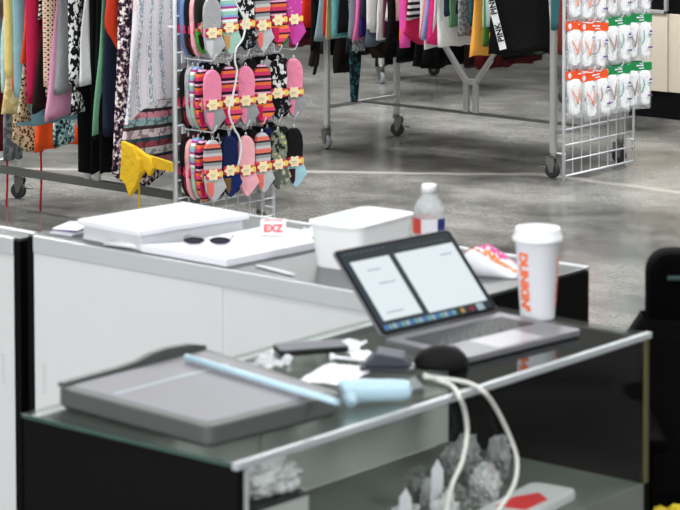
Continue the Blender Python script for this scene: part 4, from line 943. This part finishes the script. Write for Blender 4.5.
# black puck
t = empty('computer_mouse', (-2.945, 3.80, ZT), R(40), 'black rounded computer mouse in front of the laptop', 'mouse')
bm = bmesh.new(); bmesh.ops.create_uvsphere(bm, u_segments=24, v_segments=14, radius=1)
for v in bm.verts: v.co = Vector((v.co.x*.052*(1+.08*v.co.y), v.co.y*.034, max(v.co.z, -.15)*.036+.0055))
MB().merge(bm, 0, True).build('shell', mat('mouse_black', (10, 10, 11), .7, spec=.2), t)
MB().tube([(.02, 0, .037), (.034, 0, .031)], .004, 10).build('scroll_wheel', M['rubber'], t)
# two white cables over the front rail
zc = ZT+.006
def cable(pts, lab, r=.0042):
    P_ = []
    for p in pts:
        P_.append(AT(p[0], p[1], 'z', p[2]) if len(p) == 3 else AT(p[0], p[1], 'x', p[3]))
    o = MB().tube(smooth_path(P_, 7), r, 10).build('charging_cable', mat('cable_white', (206, 208, 202), .5)); tag(o, lab, 'cable', 'white charging cables hanging over the showcase edge')
FXO = -2.785
def X(px, py, x=FXO): return (px, py, None, x)
cable([(424, 375, ZT+.012), (440, 381, ZT+.008), (452, 386, ZT+.007), X(459, 396, FXO+.008), X(465, 412), X(467, 435), X(462, 462, FXO+.015), X(452, 485, FXO+.02), X(446, 515, FXO+.02)], 'left one of two white cables hanging over the showcase edge')
cable([(424, 377, ZT+.016), (445, 379, ZT+.010), (468, 383, ZT+.007), X(484, 392, FXO+.008), X(497, 410), X(509, 435), X(517, 460, FXO+.01), X(514, 485, FXO+.02), X(500, 508, FXO+.02), X(490, 520, FXO+.02)], 'right one of two white cables hanging over the showcase edge')

# ------------------------------------------------------------------ goods inside the showcase (deck at .67)
film = mat('crinkled_bag', (218, 220, 222), .2, bump=.8, bscale=60, var=.25, vscale=50, alpha=.75)
def crumpled(name, px, py, x, s, m, lab, cat='plastic bag', seed=0, z0=DZ+.001, parts=None):
    p = AT(px, py, 'x', x)
    bm = bmesh.new(); bmesh.ops.create_icosphere(bm, subdivisions=4, radius=1)
    for v in bm.verts:
        c = v.co.copy(); k = 1+.3*noise.noise(c*1.3+Vector((seed, 0, 0)))+.3*abs(noise.noise(c*3+Vector((0, seed, 0))))+.3*abs(noise.noise(c*7))+.25*abs(noise.noise(c*15))-.1
        v.co = Vector((c.x*s[0]*k, c.y*s[1]*k, max(c.z*k, -.75)*s[2]))
    zmin = min(v.co.z for v in bm.verts)
    for v in bm.verts: v.co.z -= zmin
    o = MB().merge(bm, 0, False).build(name, m, None, (p.x, p.y, z0)); return tag(o, lab, cat)
# riser near the left post, silver goods on it
t = empty('riser_box', (-2.87, 3.2, DZ+.0005), 0, 'pale grey box standing inside the showcase at its near left corner', 'box')
MB().box((-.06, -.075, 0), (.05, .075, .2), bev=.003).build('box_body', mat('pale_card', (176, 180, 178), .6), t); MB().box((-.062, -.077, .2), (.052, .077, .206), bev=.002).build('lid', M['blackp'], t)
crumpled('plastic_bag', 262, 462, -2.88, (.04, .07, .028), film, 'silvery bag of small goods on the box just under the glass', seed=3, z0=DZ+.2068)
m = MB()
for k in range(12):
    a = 2*math.pi*k/12; b2 = bmesh.new(); bmesh.ops.create_icosphere(b2, subdivisions=2, radius=.0095); m.merge(b2, 0, True, Matrix.Translation((.024*math.cos(a), .034*math.sin(a), .0095)))
p = AT(300, 466, 'x', -2.85); o = m.build('bead_bracelet', mat('pearl_grey', (196, 196, 200), .25), None, (-2.86, 3.243, DZ+.2068)); tag(o, 'bracelet of pale grey beads on the box under the glass', 'bracelet')
crumpled('skin_tone_sponge', 300, 490, -2.85, (.016, .016, .03), mat('peach_foam', (206, 160, 136), .8), 'small peach coloured sponge beside the box inside the showcase', 'sponge', 5)
bpy.data.objects['skin_tone_sponge'].name = 'sponge'; bpy.data.objects['sponge'].location = (-2.85, 3.305, DZ+.001)
silver = mat('silver_wrap', (186, 188, 188), .3, .1, bump=.8, bscale=70, var=.5, vscale=60, alpha=.8)
greyk = mat('grey_wrap', (126, 130, 126), .35, bump=.8, bscale=70, var=.6, vscale=60, alpha=.8)
G3 = 'wrapped goods heaped on the showcase deck'
spec = [(360, 512, -2.9, (.05, .09, .03), film, 'wide pale plastic bag at the front of the deck'), (408, 490, -2.95, (.035, .035, .075), film, 'upright crumpled clear bag left of the cables'), (432, 478, -3.0, (.03, .03, .085), silver, 'tall silvery packet behind the left cable'),
        (455, 480, -2.93, (.035, .04, .09), greyk, 'grey crinkled packet between the cables'), (478, 470, -3.0, (.05, .06, .09), greyk, 'large dark grey crinkled bag between the cables'), (498, 462, -3.04, (.028, .028, .115), silver, 'grey packet with a pointed top behind the right cable'),
        (470, 498, -2.87, (.03, .05, .05), silver, 'low silvery packet at the foot of the cables'), (430, 500, -2.86, (.03, .045, .06), film, 'white striped packet near the front glass')]
spec = [(a, b, c, (d[0]*.8, d[1]*.8, d[2]*.42), e, f) for a, b, c, d, e, f in spec]
spec += [(392, 505, -2.9, (.022, .03, .03), greyk, 'small dark packet left of the left cable'), (444, 492, -2.9, (.02, .03, .04), film, 'small clear packet touching the left cable'), (484, 485, -2.95, (.025, .03, .045), film, 'small clear packet left of the right cable'),
         (340, 500, -2.93, (.03, .05, .02), greyk, 'flat dark packet at the left of the heap'), (462, 470, -3.08, (.03, .04, .05), silver, 'silvery packet at the back of the deck'), (415, 475, -3.05, (.02, .03, .04), greyk, 'dark packet at the back left of the heap')]
for k, (px, py, x, s, m_, lab) in enumerate(spec):
    o = crumpled('wrapped_packet', px, py, x, s, m_, lab, 'packet', 10+k); o['group'] = G3
for px, py, x, h in ((404, 470, -2.93, .10), (436, 462, -2.96, .12)):   # white card tags standing up
    p = AT(px, py, 'x', x); o = MB().prism([(-.014, 0), (.014, 0), (.016, h*.8), (.004, h), (-.01, h*.85)], .002, 'x', 0, .0004).build('price_card', M['paper'], None, (p.x, p.y, DZ+.0008), (0, 0, R(-20))); tag(o, 'white card standing up among the packets, %s' % ('left one' if px < 420 else 'right one'), 'card')
t = empty('toy_pack', (-2.87, 3.97, DZ+.0008), R(8), 'flat white pack with a red patch lying at the right of the packets', 'pack')
MB().prism(rrect(.10, .24, .02, 4), (0, .022), 'z', 0, .006).build('pack_body', mat('pack_white', (206, 208, 210), .4), t)
MB().prism([(-.03, -.07), (.03, -.06), (.035, .02), (.0, .05), (-.028, .0)], (.0218, .0235), 'z', 0, .0005).build('red_patch', mat('patch_red', (214, 50, 56), .5), t)

# ------------------------------------------------------------------ black office chair at the right, yellow cloth on its seat
t = empty('office_chair', (-2.78, 4.72, 0), 0, 'black high-backed office chair at the right edge behind the showcase', 'chair')
bk_ = mat('chair_black', (3, 3, 4), .8, bump=.1, spec=.04); rotc = Matrix.Rotation(R(40), 4, 'Z')
def cb(m, lo, hi, bev): m.box(lo, hi, 0, bev, rotc)
# chair local frame (before rotc): x = width, y = depth (back at +y)
m = MB(); m.prism([(u, v) for u, v in rrect(.48, .56, .05, 6, 0, .755)], (.16, .24), 'y', 0, .02, rotc); m.build('backrest', bk_, t)
m = MB(); m.box((-.2, .148, .975), (.2, .165, .985), 0, .003, rotc).box((-.15, .148, .93), (.2, .162, .938), 0, .002, rotc); m.build('back_seam', M['greyrubber'] if False else mat('seam_teal_grey', (40, 62, 60), .4), t)
m = MB(); m.prism(rrect(.56, .52, .07, 6, 0, -.06), (.42, .51), 'z', 0, .025, rotc); m.build('seat', bk_, t)
for s in (-1, 1):
    m = MB(); m.box((s*.27-.03, -.2, .69), (s*.27+.03, .2, .72), 0, .01, rotc).box((s*.27-.02, -.05, .45), (s*.27+.02, .0, .7), 0, .008, rotc); m.build('armrest', bk_, t)
MB().tube([(0, 0, .08), (0, 0, .43)], .03, 14).build('gas_column', M['blackp'], t)
m = MB()
for k in range(5): a = R(72*k+20); m.bar((0, 0, .09), (.29*math.cos(a), .29*math.sin(a), .07), .045, .03)
b_ = m.build('star_base', M['blackp'], t)
for k in range(5):
    a = R(72*k+20); MB().lathe([(.008, -.02), (.028, -.02), (.028, .02), (.008, .02)], 18, 0, Matrix.Translation((.29*math.cos(a), .29*math.sin(a), .028)) @ Matrix.Rotation(R(90), 4, 'X')).build('wheel', M['rubber'], b_)
# black coat draped over the chair: its skirt widens towards the lower left

t = empty('coat', (-2.78, 4.72, 0), R(40), 'black coat draped over the chair back and hanging to the lower left', 'coat')
bm = bmesh.new(); rings = []
for i in range(13):
    v = i/12; z = .90-.80*v; hw = .25+.10*min(1, v*4)**.8+.03*v; th_ = .055+.01*v; ring = []
    for k in range(40):
        a = 2*math.pi*k/40; cx_, cy_ = math.cos(a), math.sin(a)
        rr_ = (abs(cx_)**6+abs(cy_)**6)**(-1/6)
        ring.append(bm.verts.new((cx_*rr_*hw, .2+cy_*rr_*th_+.006*math.sin(9*cx_+i*.4), z+.012*math.sin(3*cx_))))
    rings.append(ring)
for a, b in zip(rings, rings[1:]):
    for k in range(40): f = bm.faces.new((a[k], a[(k+1) % 40], b[(k+1) % 40], b[k])); f.smooth = True
MB().merge(bm, 0, True).build('coat_body', fabric((3, 3, 4)), t)
crumple_sheet('folded_cloth', -2.86, 4.52, .5115, .2, .2, .03, fabric((226, 202, 62)), 'yellow cloth lying on the seat of the black office chair', 'cloth', R(40), 31, .01)
